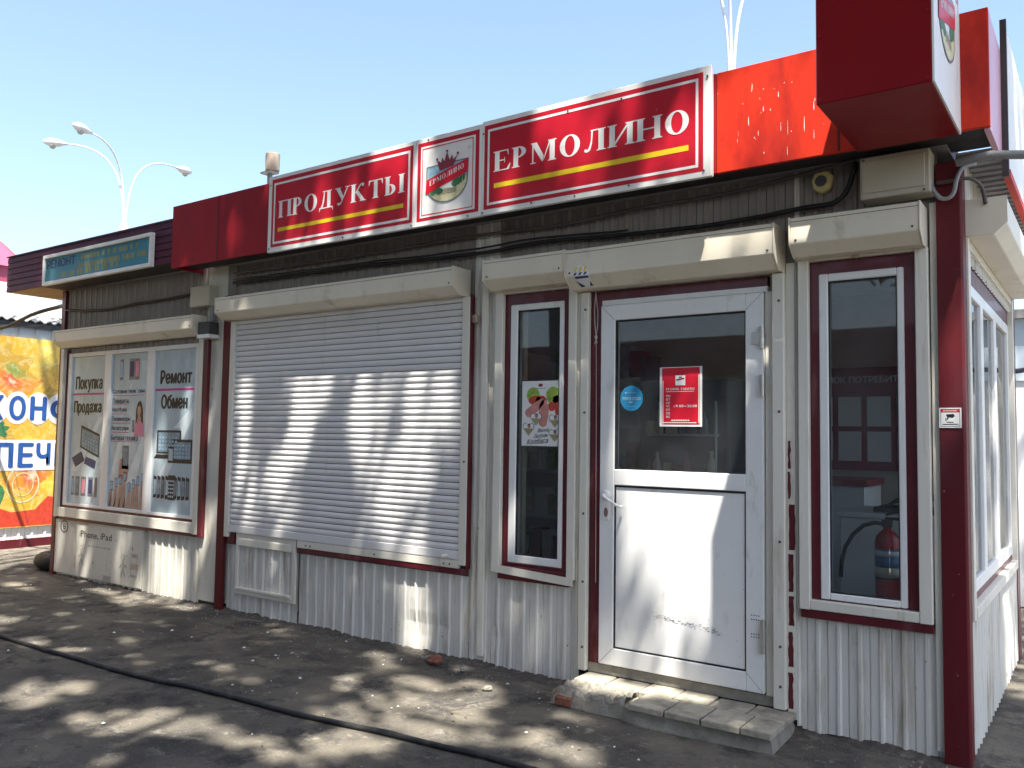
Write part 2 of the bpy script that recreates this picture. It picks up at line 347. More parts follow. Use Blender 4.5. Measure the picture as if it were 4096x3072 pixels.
# bold serif capitals
W = .22
def st(x, foot=True, head=True):
    q = [rc(x, 0, x+W, 1)]
    if foot: q += [rc(x-.075, 0, x, .045), rc(x+W, 0, x+W+.075, .045), [(x-.03, .045), (x, .045), (x, .09)], [(x+W, .045), (x+W+.03, .045), (x+W, .09)]]
    if head: q += [rc(x-.075, .955, x, 1), rc(x+W, .955, x+W+.075, 1), [(x-.03, .955), (x, .955), (x, .91)], [(x+W, .955), (x+W+.03, .955), (x+W, .91)]]
    return q
def bowl(x, cy, ry, rx=.36): return ring(x, cy, rx, ry, rx-.21, ry-.05, -90, 90, 16)
GL = {
 'П': (.84, st(0)+st(.62)+[rc(.22, .94, .62, 1)]),
 'Р': (.60, st(0)+bowl(.22, .73, .27)),
 'О': (.86, ring(.43, .5, .43, .52, .21, .46)),
 'Д': (.86, [rc(.5, .06, .72, 1), rc(.2, .945, .5, 1), rc(.72, .955, .8, 1), [(.28, .945), (.34, .945), (.30, .4), (.20, .06), (.06, .06), (.18, .28)],
             rc(-.02, 0, .88, .06), [(-.02, 0), (.06, 0), (-.02, -.2)], [(.88, 0), (.80, 0), (.88, -.2)]]),
 'У': (.86, [[(.03, .96), (.28, .96), (.54, .42), (.42, .26)], [(.75, .96), (.81, .96), (.40, .10), (.31, .02), (.20, 0), (.13, .05), (.14, .14), (.21, .17), (.29, .12), (.35, .16)],
             rc(-.04, .955, .36, 1), rc(.62, .955, .92, 1)]),
 'К': (.88, st(0)+[[(.22, .50), (.33, .54), (.58, .90), (.66, .93), (.66, .99), (.57, .98), (.48, .90)], disc(.70, .90, .085, .095, 14),
             [(.25, .53), (.40, .64), (.83, .045), (.58, .045)], rc(.52, 0, .90, .045)]),
 'Т': (.84, st(.31, True, False)+[rc(0, .94, .84, 1), [(0, .94), (.09, .94), (.03, .72), (0, .72)], [(.84, .94), (.75, .94), (.81, .72), (.84, .72)]]),
 'Ы': (1.04, st(0)+bowl(.22, .29, .29)+st(.82)),
 'Е': (.70, st(0)+[rc(.22, .945, .64, 1), [(.56, .945), (.64, .945), (.66, .72), (.63, .72)], rc(.22, .48, .45, .54), rc(.45, .38, .48, .64),
             rc(.22, 0, .68, .055), [(.56, .055), (.69, .055), (.74, .30), (.71, .30)]]),
 'М': (1.12, [rc(.08, .045, .14, .97), rc(0, 0, .24, .045), [(.02, 1), (.28, 1), (.60, .30), (.53, .02)], [(.54, .02), (.61, .12), (.90, .97), (.84, .97)]]+st(.86)),
 'Л': (.84, st(.58)+[rc(.26, .945, .58, 1), [(.29, .945), (.35, .945), (.32, .38), (.24, .07), (.12, 0), (.02, .03), (.0, .12), (.06, .17), (.14, .11), (.21, .24), (.27, .5)]]),
 'И': (.92, st(0)+st(.70)+[[(.22, .06), (.22, .20), (.70, .94), (.70, .80)]]),
 'Н': (.86, st(0)+st(.64)+[rc(.22, .47, .64, .53)]),
 'Г': (.66, st(0)+[rc(.22, .945, .64, 1), [(.55, .945), (.64, .945), (.66, .70), (.63, .70)]]),
 'А': (.90, [[(.38, 1), (.48, 1), (.85, .045), (.60, .045)], [(.38, 1), (.43, .90), (.16, .045), (.09, .045)], rc(.22, .30, .66, .36), rc(-.02, 0, .26, .045), rc(.52, 0, .94, .045)]),
 'Ф': (.94, st(.36)+ring(.47, .52, .47, .32, .27, .27)),
 'Б': (.62, st(0)+bowl(.22, .28, .28)+[rc(.22, .945, .56, 1)]),
 ' ': (.45, []),
}
def serif(text, x0, x1, z0, h, slope=0.0, gap=.14):
    tot = sum(GL[c][0]+gap for c in text)-gap; s = (x1-x0)/tot; x = 0; out = []
    for c in text:
        wd, polys = GL[c]
        out += tf(polys, lambda u, v, x=x: (x0+(x+u)*s, z0+v*h+slope*(x+u)*s)); x += wd+gap
    return out
def letters(pl, text, x0, x1, z0, h, mat, parent, hh=.002, gap=.18):
    tot = sum(GL[c][0]+gap for c in text)-gap; s = (x1-x0)/tot; x = 0
    for c in text:
        wd, polys = GL[c]
        if polys: flat(pl, tf(polys, lambda u, v: (x0+(x+u)*s, z0+v*h)), 'letter', mat, parent, hh)
        x += wd+gap
CH = {}
def glyph(c):
    if c not in CH:
        if c == 'н':          # plain H form, built by hand
            rs = (rc(.08, 0, .165, .54), rc(.425, 0, .51, .54), rc(.165, .235, .425, .315)); v = []; fc = []
            for q in rs: fc.append(tuple(range(len(v), len(v)+4))); v += q
            CH[c] = (v, fc)
        else:
            cu = bpy.data.curves.new('txt', 'FONT'); cu.body = c; cu.resolution_u = 2
            o = bpy.data.objects.new('txt', cu); COL.objects.link(o)
            me = bpy.data.meshes.new_from_object(o.evaluated_get(bpy.context.evaluated_depsgraph_get()))
            CH[c] = ([(v.co.x, v.co.y) for v in me.vertices], [tuple(p.vertices) for p in me.polygons])
            bpy.data.objects.remove(o); bpy.data.curves.remove(cu); bpy.data.meshes.remove(me)
    return CH[c]
def sans(pl, text, x0, x1, z0, z1, name, mat, parent, h=.003, bold=0.0, italic=0.0, slope=0.0, split=False):
    V = []; F = []; x = 0; cuts = []
    for c in text:
        if c == ' ': x += .26; continue
        v, fc = glyph(c); a = min(q[0] for q in v); b = max(q[0] for q in v); o = len(V)
        V += [(q[0]-a+x+italic*q[1], q[1]) for q in v]; F += [tuple(k+o for k in t) for t in fc]; cuts.append((o, len(V), fc)); x += b-a+.10+bold*.6
    ax, bx2 = min(q[0] for q in V), max(q[0] for q in V); ay, by = min(q[1] for q in V), max(q[1] for q in V)
    m = MB(); ms = [MB() for _ in cuts]; k = bold*(x1-x0)/max(1, len(text))*1.9
    offs = ((-1, 0), (1, 0), (-.5, 0), (.5, 0), (0, .6), (0, -.6)) if bold else ((0, 0),)
    for i, (du, dv) in enumerate(offs):
        P = []
        for (a, b) in V:
            fu = (a-ax)/(bx2-ax); P.append(pl.p(x0+k+fu*(x1-x0-2*k)+du*k, z0+(b-ay)/(by-ay)*(z1-z0)+slope*fu+dv*k, h+.00012*i))
        m.add(P, F)
        for q, (a, b, fc) in zip(ms, cuts): q.add(P[a:b], fc)
    if split:
        for q in ms: r_ = q.build('letter', mat, parent, fix=False)
        return r_
    return m.build(name, mat, parent, fix=False)

# ------------------------------------------------------------------ ground
def gz(x, y):
    d = max(abs(x+3)-7, abs(y+1)-4, 0)
    a = 1/(1+d*.5)
    return a*(.018*mnoise.noise(Vector((x*.9, y*.9, 3)))+.007*mnoise.noise(Vector((x*4, y*4, 8))))-.004
def make_ground():
    xs = [-900, -300, -100, -40, -20]+[-14+.16*i for i in range(107)]+[5, 8, 15, 40, 100, 300, 900]
    ys = [-900, -300, -100, -40, -20, -12, -8]+[-5.2+.14*i for i in range(56)]+[4, 7, 12, 25, 60, 150, 400, 1200]
    v = [(x, y, gz(x, y)) for y in ys for x in xs]; n = len(xs)
    fc = [(j*n+i, j*n+i+1, (j+1)*n+i+1, (j+1)*n+i) for j in range(len(ys)-1) for i in range(n-1)]
    g = MB().add(v, fc).build('ground', 'asphalt', smooth=True, fix=False); g['kind'] = 'structure'
make_ground()

# ------------------------------------------------------------------ corrugated cladding
def dent(x, z):
    d = 0
    for cx, cz, s, a in ((-3.95, .16, .09, .014), (-3.80, .15, .05, .016), (-3.70, .2, .05, .012), (-3.24, .17, .05, .014), (-5.0, .1, .12, .008), (-4.4, .08, .1, .006)):
        d += a*math.exp(-((x-cx)/s)**2-((z-cz)/(s*1.1))**2)
    return 1.4*d+.0045*mnoise.noise(Vector((x*2.6, z*1.4, 1)))+.002*mnoise.noise(Vector((x*9, z*5, 4)))
def clad(name, parent, x0, x1, z0, z1, mat='cladding', at=0.0, axis='x', pitch=.1, ragged=False):
    prof = [(0, 0), (.002, .007), (.005, .007), (.007, 0), (.044, 0), (.052, -.010), (.064, -.010), (.072, 0)]
    pts = [(x0, 0)]
    k = math.floor(x0/pitch)
    while k*pitch < x1:
        for a, b in prof:
            x = k*pitch+a*pitch/.1
            if x0+.002 < x < x1-.002: pts.append((x, b))
        k += 1
    pts.append((x1, pts[-1][1])); pts[0] = (x0, pts[1][1] if len(pts) > 2 else 0)
    nz = max(1, int((z1-z0)/.08)); v = []; fc = []
    for j in range(nz+1):
        for (x, b) in pts:
            z = z0+(z1-z0)*j/nz
            if ragged and j == 0: z += -.022+.026*abs(mnoise.noise(Vector((x*9, 2, 0))))+(.05*max(0, mnoise.noise(Vector((x*3.1, 7, 0)))-.35))
            y = at+b+(dent(x, z) if axis == 'x' else .002*mnoise.noise(Vector((x*2, z, 4))))
            v.append((x, y, z) if axis == 'x' else (at-b, x, z))
    n = len(pts)
    for j in range(nz):
        for i in range(n-1): fc.append((j*n+i, j*n+i+1, (j+1)*n+i+1, (j+1)*n+i))
    return MB().add(v, fc).build(name, mat, parent, fix=False)

# =================================================================== the grocery pavilion
pav = thing('grocery_pavilion', (-3.3, 1.2, 0), 'long white corrugated pavilion with dark red trim and a half glazed white door', 'shop')
bx('plinth', 'plinth', pav, -6.0, -.585, .015, 2.5, -.05, .07)
clad('cladding_sheet', pav, -6.015, -5.135, .03, .62, ragged=True)
clad('cladding_sheet', pav, -5.13, -3.475, .03, .60, ragged=True)
clad('cladding_sheet', pav, -3.47, -3.262, .03, 2.88, ragged=True)
clad('cladding_sheet', pav, -3.26, -2.632, .03, .62, ragged=True)
clad('cladding_sheet', pav, -1.345, -1.322, .03, 2.88)
clad('cladding_sheet', pav, -1.322, -.668, .03, .60, ragged=True)
clad('cladding_sheet', pav, -6.015, -3.475, 2.38, 2.88, 'cladding_upper_shaded')
clad('cladding_sheet', pav, -3.26, -1.347, 2.38, 2.88, 'cladding_upper_shaded')
clad('cladding_sheet', pav, -1.322, -.668, 2.38, 2.88, 'cladding_upper_shaded')
bx('trim_strip', 'guide_paint', pav, -3.385, -3.335, -.034, -.016, .06, 2.6, bevel=.003)
bx('trim_strip', 'guide_paint', pav, -2.648, -2.632, -.03, .01, .1, 2.4)
bx('trim_strip', 'guide_paint', pav, -.70, -.668, -.02, .01, .05, 2.62)
bx('wall_panel', 'cladding_upper_shaded', pav, -6.124, -6.016, -.012, .02, .06, 2.882)
bx('roof', 'roof_grey', pav, -6.3, -.62, -.05, 2.6, 2.882, 2.96)
# corner post: angle profile wrapped round the corner
cp = MB().prism([(-.668, -.045), (-.566, -.045), (-.556, -.036), (-.556, .055), (-.568, .055), (-.568, -.03), (-.668, -.03)], 0.0, 2.80, 'z').build('corner_post', 'post_red', pav, .002)
MB().prism([(-6.115, -.05), (-6.02, -.05), (-6.02, -.02), (-6.115, -.02)], 0.0, 2.62, 'z').build('corner_post', 'post_red', pav, .003)
# side wall
clad('cladding_sheet', pav, .06, 2.45, .03, .66, at=-.57, axis='y', ragged=True)
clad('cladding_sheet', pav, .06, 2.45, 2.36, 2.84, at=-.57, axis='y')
bx('corner_post', 'red_paint', pav, -.60, -.555, 2.27, 2.45, .02, 2.6)
# interior shell
bx('inner_floor', 'inner_floor', pav, -6.0, -.62, .04, 2.6, .09, .10)
bx('inner_wall', 'inner_wall', pav, -6.0, -.62, 2.55, 2.6, .1, 2.70)
bx('inner_wall', 'inner_wall', pav, -6.05, -6.0, .02, 2.6, .1, 2.6)
bx('ceiling', 'inner_wall', pav, -6.0, -.62, .04, 2.55, 2.62, 2.66)
bx('inner_wall', 'inner_wall', pav, -6.0, -3.21, .05, .08, .1, 2.6)
bx('inner_wall', 'inner_wall', pav, -2.70, -2.52, .05, .08, .1, 2.6)
bx('inner_wall', 'inner_wall', pav, -1.48, -1.28, .05, .08, .1, 2.6)
bx('inner_wall', 'inner_wall', pav, -1.28, -.62, .05, .08, .1, .63)
bx('inner_wall', 'inner_wall', pav, -3.2, -2.7, .05, .08, .1, .63)

# fascia: boards fixed to a frame under the roof edge
def fascia_board(x0, x1, mat, y=-.30, z0=2.854, z1=3.388):
    return bx('fascia_board', mat, pav, x0, x1, y, y+.025, z0, z1, bevel=.002)
fascia_board(-6.525, -5.20, 'fascia_maroon'); fascia_board(-5.197, -3.72, 'fascia_maroon'); fascia_board(-3.717, -1.66, 'fascia_maroon')
fascia_board(-1.657, -.41, 'fascia_red')
bx('fascia_end', 'fascia_maroon', pav, -6.525, -6.50, -.273, 2.6, 2.858, 3.386)
bx('fascia_end', 'faded_pink', pav, -.435, -.411, -.273, .20, 2.845, 3.386)
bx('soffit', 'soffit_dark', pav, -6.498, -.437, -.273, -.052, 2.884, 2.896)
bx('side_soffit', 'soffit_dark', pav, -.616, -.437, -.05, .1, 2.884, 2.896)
for i in range(22):
    bx('soffit_rib', 'roof_grey', pav, -.60, -.42, .11+i*.1, .165+i*.1, 2.85, 2.872)
bx('side_soffit', 'cladding', pav, -.60, -.415, .105, 2.4, 2.872, 2.88)
side = thing('side_banner', (-.405, 1.3, 2.8), 'plain white side banner with red lower edge on the end wall roof', 'banner')
bx('panel', 'far_white', side, -.408, -.385, .235, 2.45, 2.80, 3.50, bevel=.003)
bx('lower_edge', 'fascia_red', side, -.412, -.380, .232, 2.45, 2.765, 2.80)
bx('end_post', 'dark_metal', side, -.412, -.384, .205, .232, 2.76, 3.54)

for x in (-5.9, -1.05): bx('fascia_joint', 'red_paint', pav, x, x+.012, -.3025, -.2995, 2.858, 3.384)
# roller shutters
def shutter_box(parent, x0, x1, zt, zf, zb, d=.2, mat='shutter_box', screws=True):
    m = MB(); prof = [(-.015, zt), (-d, zt), (-d, zf), (-d+.075, zb), (-.015, zb)]
    m.prism(prof, x0+.006, x1-.006, 'x')
    b = m.build('box', mat, parent, .004)
    e = .004; pe = [(-.012, zt+e), (-d-e, zt+e), (-d-e, zf-.002), (-d+.073, zb-e), (-.012, zb-e)]
    for xa, xb in ((x0, x0+.006), (x1-.006, x1)):
        MB().prism(pe, xa, xb, 'x').build('end_cap', mat, parent, .001)
    bx('lid_seam', 'dark_metal', parent, x0+.008, x1-.008, -d-.0012, -d+.001, zt-.022, zt-.0195)
    if screws:
        for x in (x0+.035, x1-.035): MB().lathe([(.006, 0), (.006, .003)], (x, -d-.003, zf+.02), 8, 'y').build('screw', 'screw', parent)
    return b
def guide(parent, x0, x1, z0, z1, y=-.05, screws=(), mat='guide_paint'):
    g = bx('guide_rail', mat, parent, x0, x1, y, -.014, z0, z1, bevel=.004)
    for z in screws: MB().lathe([(.0075, 0), (.0075, .003)], ((x0+x1)/2+.006, y-.003, z), 10, 'y').build('screw', 'screw', parent)
    return g
def part(name, parent):
    o = bpy.data.objects.new(name, None); COL.objects.link(o); o.parent = parent; ORG[o.name] = ORG[parent.name]; o.empty_display_size = .1; return o

big = part('roller_shutter', pav)
shutter_box(big, -6.03, -3.50, 2.575, 2.448, 2.402)
guide(big, -6.02, -5.962, .612, 2.40); guide(big, -3.538, -3.474, .622, 2.40, screws=(1.3,))
# slats
H = .0446
def slat_mesh():
    m = MB(); n = 6; prof = []
    for i in range(n+1):
        t = i/n; z = .0015+t*(H-.005); prof.append((-0.034-.0045*math.sin(math.pi*min(1, t*1.05)), z))
    prof += [(-.026, H-.0035), (-.026, .0015)]
    m.prism(prof, -5.966, -3.534, 'x'); return m
sm = slat_mesh().build('slat', 'shutter_slat', big)
nsl = 38
for i in range(nsl):
    s = sm if i == 0 else sm.copy()
    if i: COL.objects.link(s)
    s.location.z = .714+i*H; s.location.y = random.uniform(-.0008, .0008)
bx('end_slat', 'shutter_slat', big, -5.966, -3.534, -.046, -.026, .655, .712, bevel=.003)
bx('bottom_rail', 'guide_paint', big, -5.12, -3.536, -.044, -.02, .598, .653, bevel=.003)
bx('lower_trim', 'red_paint', pav, -5.12, -3.474, -.040, -.014, .562, .597, bevel=.002)
bx('red_reveal', 'red_paint', pav, -3.473, -3.462, -.046, -.01, .60, 2.40)
bx('red_reveal', 'red_paint', pav, -5.995, -5.90, -.030, -.014, .56, .64)
MB().lathe([(.012, 0), (.012, -.03), (.009, -.05)], (-3.64, -.046, .675), 10, 'y').build('lock_knob', 'guide_paint', big)
for x in (-5.02, -4.97, -4.30, -3.66, -3.61): MB().lathe([(.006, 0), (.006, .004)], (x, -.048, .622), 8, 'y').build('screw', 'dark_metal', big)
# shell behind the shutter
bx('inner_wall', 'inner_dark', pav, -5.99, -3.48, -.012, .005, .55, 2.42)
# hatch below the shutter
ht = part('hatch', pav)
for a in ((-5.875, -5.145, -.032, -.012, .612, .652), (-5.875, -5.145, -.032, -.012, .165, .200), (-5.875, -5.842, -.032, -.012, .2, .612), (-5.185, -5.145, -.032, -.012, .2, .612)):
    bx('hatch_frame', 'guide_paint', ht, *a, bevel=.003)
bx('hatch_flap', 'guide_paint', ht, -5.842, -5.19, -.040, -.020, .552, .612, bevel=.004)
clad('hatch_panel', ht, -5.838, -5.19, .215, .550, at=-.014)
bx('hatch_sill', 'guide_paint', ht, -5.86, -5.19, -.044, -.014, .200, .222, bevel=.003)

def window_unit(name, gl, gr, red, fr, gla, sill, box, screws=(), redlow=None):
    w_ = part(name, pav)
    shutter_box(w_, *box)
    guide(w_, gl[0], gl[1], gl[2], box[4]+.004, screws=screws); guide(w_, gr[0], gr[1], gr[2], box[4]+.004, screws=screws)
    if len(sill) > 2:
        a, b, t_ = gl[0]+.002, gr[1]-.004, sill[2]; z0, z1 = sill[0], sill[1]
        MB().add([(a, -.054, z0), (b, -.054, z0-t_), (b, -.051, z0-t_), (a, -.051, z0), (a, -.054, z1), (b, -.054, z1-t_), (b, -.051, z1-t_), (a, -.051, z1)],
                 [(0,3,2,1),(4,5,6,7),(0,1,5,4),(1,2,6,5),(2,3,7,6),(3,0,4,7)]).build('sill_bar', 'guide_paint', w_)
    else: bx('sill_bar', 'guide_paint', w_, gl[1]+.001, gr[0]-.001, -.048, -.014, sill[0], sill[1], bevel=.003)
    bx('top_bar', 'guide_paint', w_, gl[1]+.001, gr[0]-.001, -.046, -.014, red[3]+.001, box[4], bevel=.002)
    a, b, c, d = red
    for q in ((a, fr[0], b, d), (fr[2], c, b, d)): bx('red_reveal', 'red_paint', w_, q[0], q[1], -.012, .03, q[2], q[3])
    bx('red_reveal', 'red_paint', w_, fr[0], fr[2], -.012, .03, fr[3], d); bx('red_reveal', 'red_paint', w_, fr[0], fr[2], -.012, .03, b, fr[1])
    x0, z0, x1, z1 = fr; g0, h0, g1, h1 = gla
    fm = MB()
    for y0, y1, e in ((-.022, .04, 0),):
        fm.box(x0+.001, g0, y0, y1, z0+.001, z1-.001); fm.box(g1, x1-.001, y0, y1, z0+.001, z1-.001)
        fm.box(g0, g1, y0, y1, z0+.001, h0); fm.box(g0, g1, y0, y1, h1, z1-.001)
    fm.build('frame', 'plastic_white', w_, .005)
    gk = MB()
    for q in ((g0, g0+.006, h0, h1), (g1-.006, g1, h0, h1), (g0+.006, g1-.006, h0, h0+.006), (g0+.006, g1-.006, h1-.006, h1)):
        gk.box(q[0], q[1], -.014, .0, q[2], q[3])
    gk.build('gasket', 'black_rubber', w_)
    bx('pane', 'glass', w_, g0+.001, g1-.001, .004, .008, h0, h1)
    if redlow: bx('lower_trim', 'red_paint', w_, redlow[0], redlow[1], -.042, -.014, redlow[2], redlow[3], bevel=.002)
    return w_
w2 = window_unit('window', (-3.265, -3.204, .618), (-2.706, -2.650, .618), (-3.203, .655, -2.707, 2.385), (-3.160, .675, -2.756, 2.316), (-3.104, .726, -2.788, 2.276),
                 (.612, .660, .03), (-3.258, -2.650, 2.585, 2.458, 2.402), redlow=(-3.22, -2.69, .572, .655))
w3 = window_unit('window', (-1.320, -1.267, .624), (-.764, -.706, .624), (-1.266, .676, -.765, 2.390), (-1.222, .680, -.818, 2.325), (-1.176, .714, -.850, 2.285),
                 (.626, .674), (-1.318, -.710, 2.590, 2.455, 2.402), redlow=(-1.315, -.706, .582, .622))
MB().lathe([(.016, 0), (.016, .004)], (-1.03, -.05, 2.400), 12, 'y').build('bolt', 'rust_steel', w3)

# side window in the end wall
sw = part('window', pav)
def sbx(name, mat, *a, bevel=0): return bx(name, mat, sw, *a, bevel=bevel)
prof = [(-.57, 2.63), (-.386, 2.63), (-.386, 2.505), (-.44, 2.455), (-.57, 2.455)]
MB().prism(prof, .062, 2.22, 'y').build('box', 'shutter_box', sw, .004)
MB().prism([(a+(.004 if a > -.5 else 0), b) for a, b in prof], .056, .062, 'y').build('end_cap', 'shutter_box', sw)
sbx('guide_rail', 'guide_paint', -.583, -.545, .058, .12, .645, 2.452, bevel=.003); sbx('guide_rail', 'guide_paint', -.585, -.545, 2.16, 2.22, .645, 2.452)
sbx('sill_bar', 'guide_paint', -.585, -.540, .121, 2.16, .648, .70, bevel=.003)
sbx('red_reveal', 'red_paint', -.60, -.575, .121, 2.16, 2.27, 2.41); sbx('red_reveal', 'red_paint', -.60, -.575, .121, 2.16, .70, .735)
sbx('top_bar', 'guide_paint', -.585, -.55, .121, 2.16, 2.41, 2.452)
fm = MB()
ys = (.125, .76, 1.38, 2.155)
for y in ys: fm.box(-.61, -.572, y-.0 if y < .2 else y-.035, y+.055 if y < 2 else y, .735, 2.27)
for k in range(3):
    a = ys[k]+.055; b = ys[k+1]-.035
    fm.box(-.61, -.572, a, b, .735, .80); fm.box(-.61, -.572, a, b, 2.21, 2.27)
fm.build('frame', 'plastic_white', sw, .004)
for k in range(3): sbx('pane', 'glass', -.594, -.590, ys[k]+.055, ys[k+1]-.035, .80, 2.21)

# the door
dr = part('door', pav)
shutter_box(dr, -2.645, -1.392, 2.578, 2.420, 2.352)
guide(dr, -2.620, -2.565, .105, 2.348, screws=(2.24, 1.62, 1.02, .62, .24), mat='guide_paint')
guide(dr, -1.453, -1.390, .105, 2.348, y=-.055, screws=(2.2, 1.62, .95, .42, .22))
bx('red_reveal', 'red_paint', dr, -2.563, -2.492, -.012, .03, .115, 2.345)
bx('red_reveal', 'red_paint', dr, -2.492, -1.49, -.012, .03, 2.292, 2.345)
bx('door_frame', 'plastic_white', dr, -2.492, -1.49, -.010, .04, 2.262, 2.2915)
bx('door_frame', 'guide_paint', dr, -1.502, -1.454, -.016, .04, .105, 2.2615, bevel=.003)
bx('threshold', 'concrete', dr, -2.562, -1.454, -.02, .05, .101, .153)
fm = MB()
L0, L1, B0, B1 = -2.487, -1.506, .160, 2.257
fm.box(L0, -2.392, -.035, .03, B0, B1); fm.box(-1.603, L1, -.035, .03, B0, B1)
fm.box(-2.392, -1.603, -.035, .03, 2.165, B1); fm.box(-2.392, -1.603, -.035, .03, 1.197, 1.288); fm.box(-2.392, -1.603, -.035, .03, B0, .258)
leaf = fm.build('door_leaf', 'plastic_white', dr, .004)
bx('door_panel', 'plastic_white', dr, -2.381, -1.612, -.024, .02, .268, 1.184)
gk = MB()
for q in ((-2.392, -2.382, .258, 1.197), (-1.611, -1.603, .258, 1.197), (-2.382, -1.611, .258, .267), (-2.382, -1.611, 1.185, 1.197),
          (-2.392, -2.386, 1.288, 2.165), (-1.609, -1.603, 1.288, 2.165), (-2.386, -1.609, 1.288, 1.293), (-2.386, -1.609, 2.159, 2.165)):
    gk.box(q[0], q[1], -.027, .0, q[2], q[3])
gk.build('gasket', 'black_rubber', dr)
bx('pane', 'glass', dr, -2.385, -1.610, -.008, -.004, 1.294, 2.158)
# mitre lines of the leaf frame
pd = PL('y', -.035)
flat(pd, line([(L0+.006, B1-.006), (-2.394, 2.167)], .0022)+line([(L1-.006, B1-.006), (-1.601, 2.167)], .0022)+line([(L1-.006, B0+.006), (-1.601, .256)], .0022)+line([(L0+.006, B0+.006), (-2.394, .256)], .0022),
     'frame_seam', 'print_grey', dr, .0008)
# scuffs and old drill holes
rnd = random.Random(3)
sc_ = []
for i in range(150):
    u = -2.15+.41*rnd.random(); v = .478-.045*((u+2.15)/.41)+rnd.gauss(0, .009); sc_.append(rc(u, v, u+rnd.uniform(.003, .014), v+rnd.uniform(.0008, .003)))
for i in range(26):
    u = -2.4+.8*rnd.random(); v = .25+.9*rnd.random(); sc_.append(rc(u, v, u+rnd.uniform(.001, .008), v+rnd.uniform(.001, .003)))
flat(PL('y', -.024), sc_, 'scuff_mark', 'print_grey', dr, .0008)['kind'] = 'stuff'
flat(pd, [disc(-1.572+.013*i, z, .0035, n=8) for z in (.556, .535, .46, .445) for i in range(4)], 'drill_hole', 'print_black', dr, .0008)['kind'] = 'stuff'
hd = MB()
hd.lathe([(.028, 0), (.028, -.008), (.024, -.012)], (-2.442, -.035, 1.135), 16, 'y')
hd.tube([(-2.442, -.04, 1.135), (-2.442, -.075, 1.135), (-2.436, -.082, 1.132), (-2.39, -.084, 1.105), (-2.345, -.082, 1.081), (-2.335, -.074, 1.077), (-2.332, -.045, 1.077)], .0085, 8)
hd.build('handle', 'plastic_white', dr, smooth=True)
MB().prism([(-2.44+a*.026, 1.045+b*1.3) for a, b in ((-1, -.03), (-.6, -.042), (.6, -.042), (1, -.03), (1, .03), (.6, .042), (-.6, .042), (-1, .03))], -.040, -.035, 'y').build('key_plate', 'plastic_white', dr, .002)
MB().prism([(-2.44+.013*math.cos(a_), 1.036+.028*math.sin(a_)) for a_ in [k_*.4488 for k_ in range(14)]], -.0435, -.040, 'y').build('keyhole', 'tape_brown', dr)
for z0, z1 in ((1.955, 2.075), (1.70, 1.815), (.37, .54)):
    m = MB(); zm = (z0+z1)/2
    m.lathe([(.013, z0-zm), (.013, -.004), (.011, -.003), (.011, .003), (.013, .004), (.013, z1-zm)], (-1.508, -.048, zm), 12)
    if z0 > 1.9: m.box(-1.565, -1.515, -.042, -.0355, zm-.035, zm+.03)
    m.build('hinge', 'hinge_metal', dr, smooth=False)
# flaking red strip beside the door
fl = []
z = .11
while z < 1.4:
    h_ = rnd.uniform(.10, .24); a = -1.386+rnd.uniform(0, .006); b = -1.352+rnd.uniform(-.012, .006)
    if z > 1.0: b -= .014
    n = 6; fl.append([(a+rnd.uniform(-.002, .003), z+h_*i/n) for i in range(n+1)]+[(b+rnd.uniform(-.004, .004), z+h_*(n-i)/n) for i in range(n+1)]); z += h_+rnd.uniform(.012, .035)
bx('jamb_board', 'guide_paint', pav, -1.389, -1.346, -.018, .02, .06, 2.40)
flat(PL('y', -.018), fl, 'flaking_paint', 'red_paint', pav, .0015)

# =================================================================== step in front of the door
step = thing('doorstep', (-1.95, -.2, 0), 'low worn tiled concrete step with broken left corner in front of the white door', 'step')
m = MB()
out = [(-2.60, .0), (-1.345, .0), (-1.33, -.405), (-1.75, -.425), (-2.02, -.44), (-2.16, -.40), (-2.34, -.40), (-2.5, -.36), (-2.585, -.26)]
rings = []
for z, k in ((-.03, .985), (.0, .985), (.035, .965), (.066, .955)):
    rings.append([(-1.95+(x+1.95)*k+.008*mnoise.noise(Vector((x*9, y*9, z*30))), (y*k if y < -.01 else y)+.010*mnoise.noise(Vector((x*8, y*8, 5+z*30))), z) for x, y in out])
n = len(out); m.add([p for rg in rings for p in rg], [(i*n+k, i*n+(k+1) % n, (i+1)*n+(k+1) % n, (i+1)*n+k) for i in range(3) for k in range(n)]+[tuple(3*n+k for k in range(n))])
m.build('base', 'concrete', step)
cols = [-2.36, -2.15, -1.945, -1.75, -1.548, -1.338]
for j, (ya, yb) in enumerate(((-.025, -.20), (-.211, -.425))):
    for i in range(len(cols)-1):
        if j == 1 and i == 0: continue
        o_ = .055 if j else 0
        x0, x1 = cols[i]+.005+(o_ if i else 0), cols[i+1]-.005+(o_ if i < len(cols)-2 else 0)
        dz = rnd.uniform(-.003, .003); k = rnd.uniform(-.004, .004)
        MB().add([(x0, ya, .066), (x1, ya+k, .066), (x1, yb-.006*(j == 1)*rnd.random(), .066), (x0, yb, .066), (x0, ya, .100+dz), (x1, ya+k, .101+dz), (x1, yb, .099+dz), (x0, yb, .099+dz)],
                 [(0,3,2,1),(4,5,6,7),(0,1,5,4),(1,2,6,5),(2,3,7,6),(3,0,4,7)]).build('tile', 'tile_stone', step, .004)
bx('tile', 'tile_stone', step, -2.555, -2.367, -.024, -.20, .066, .099, bevel=.006)
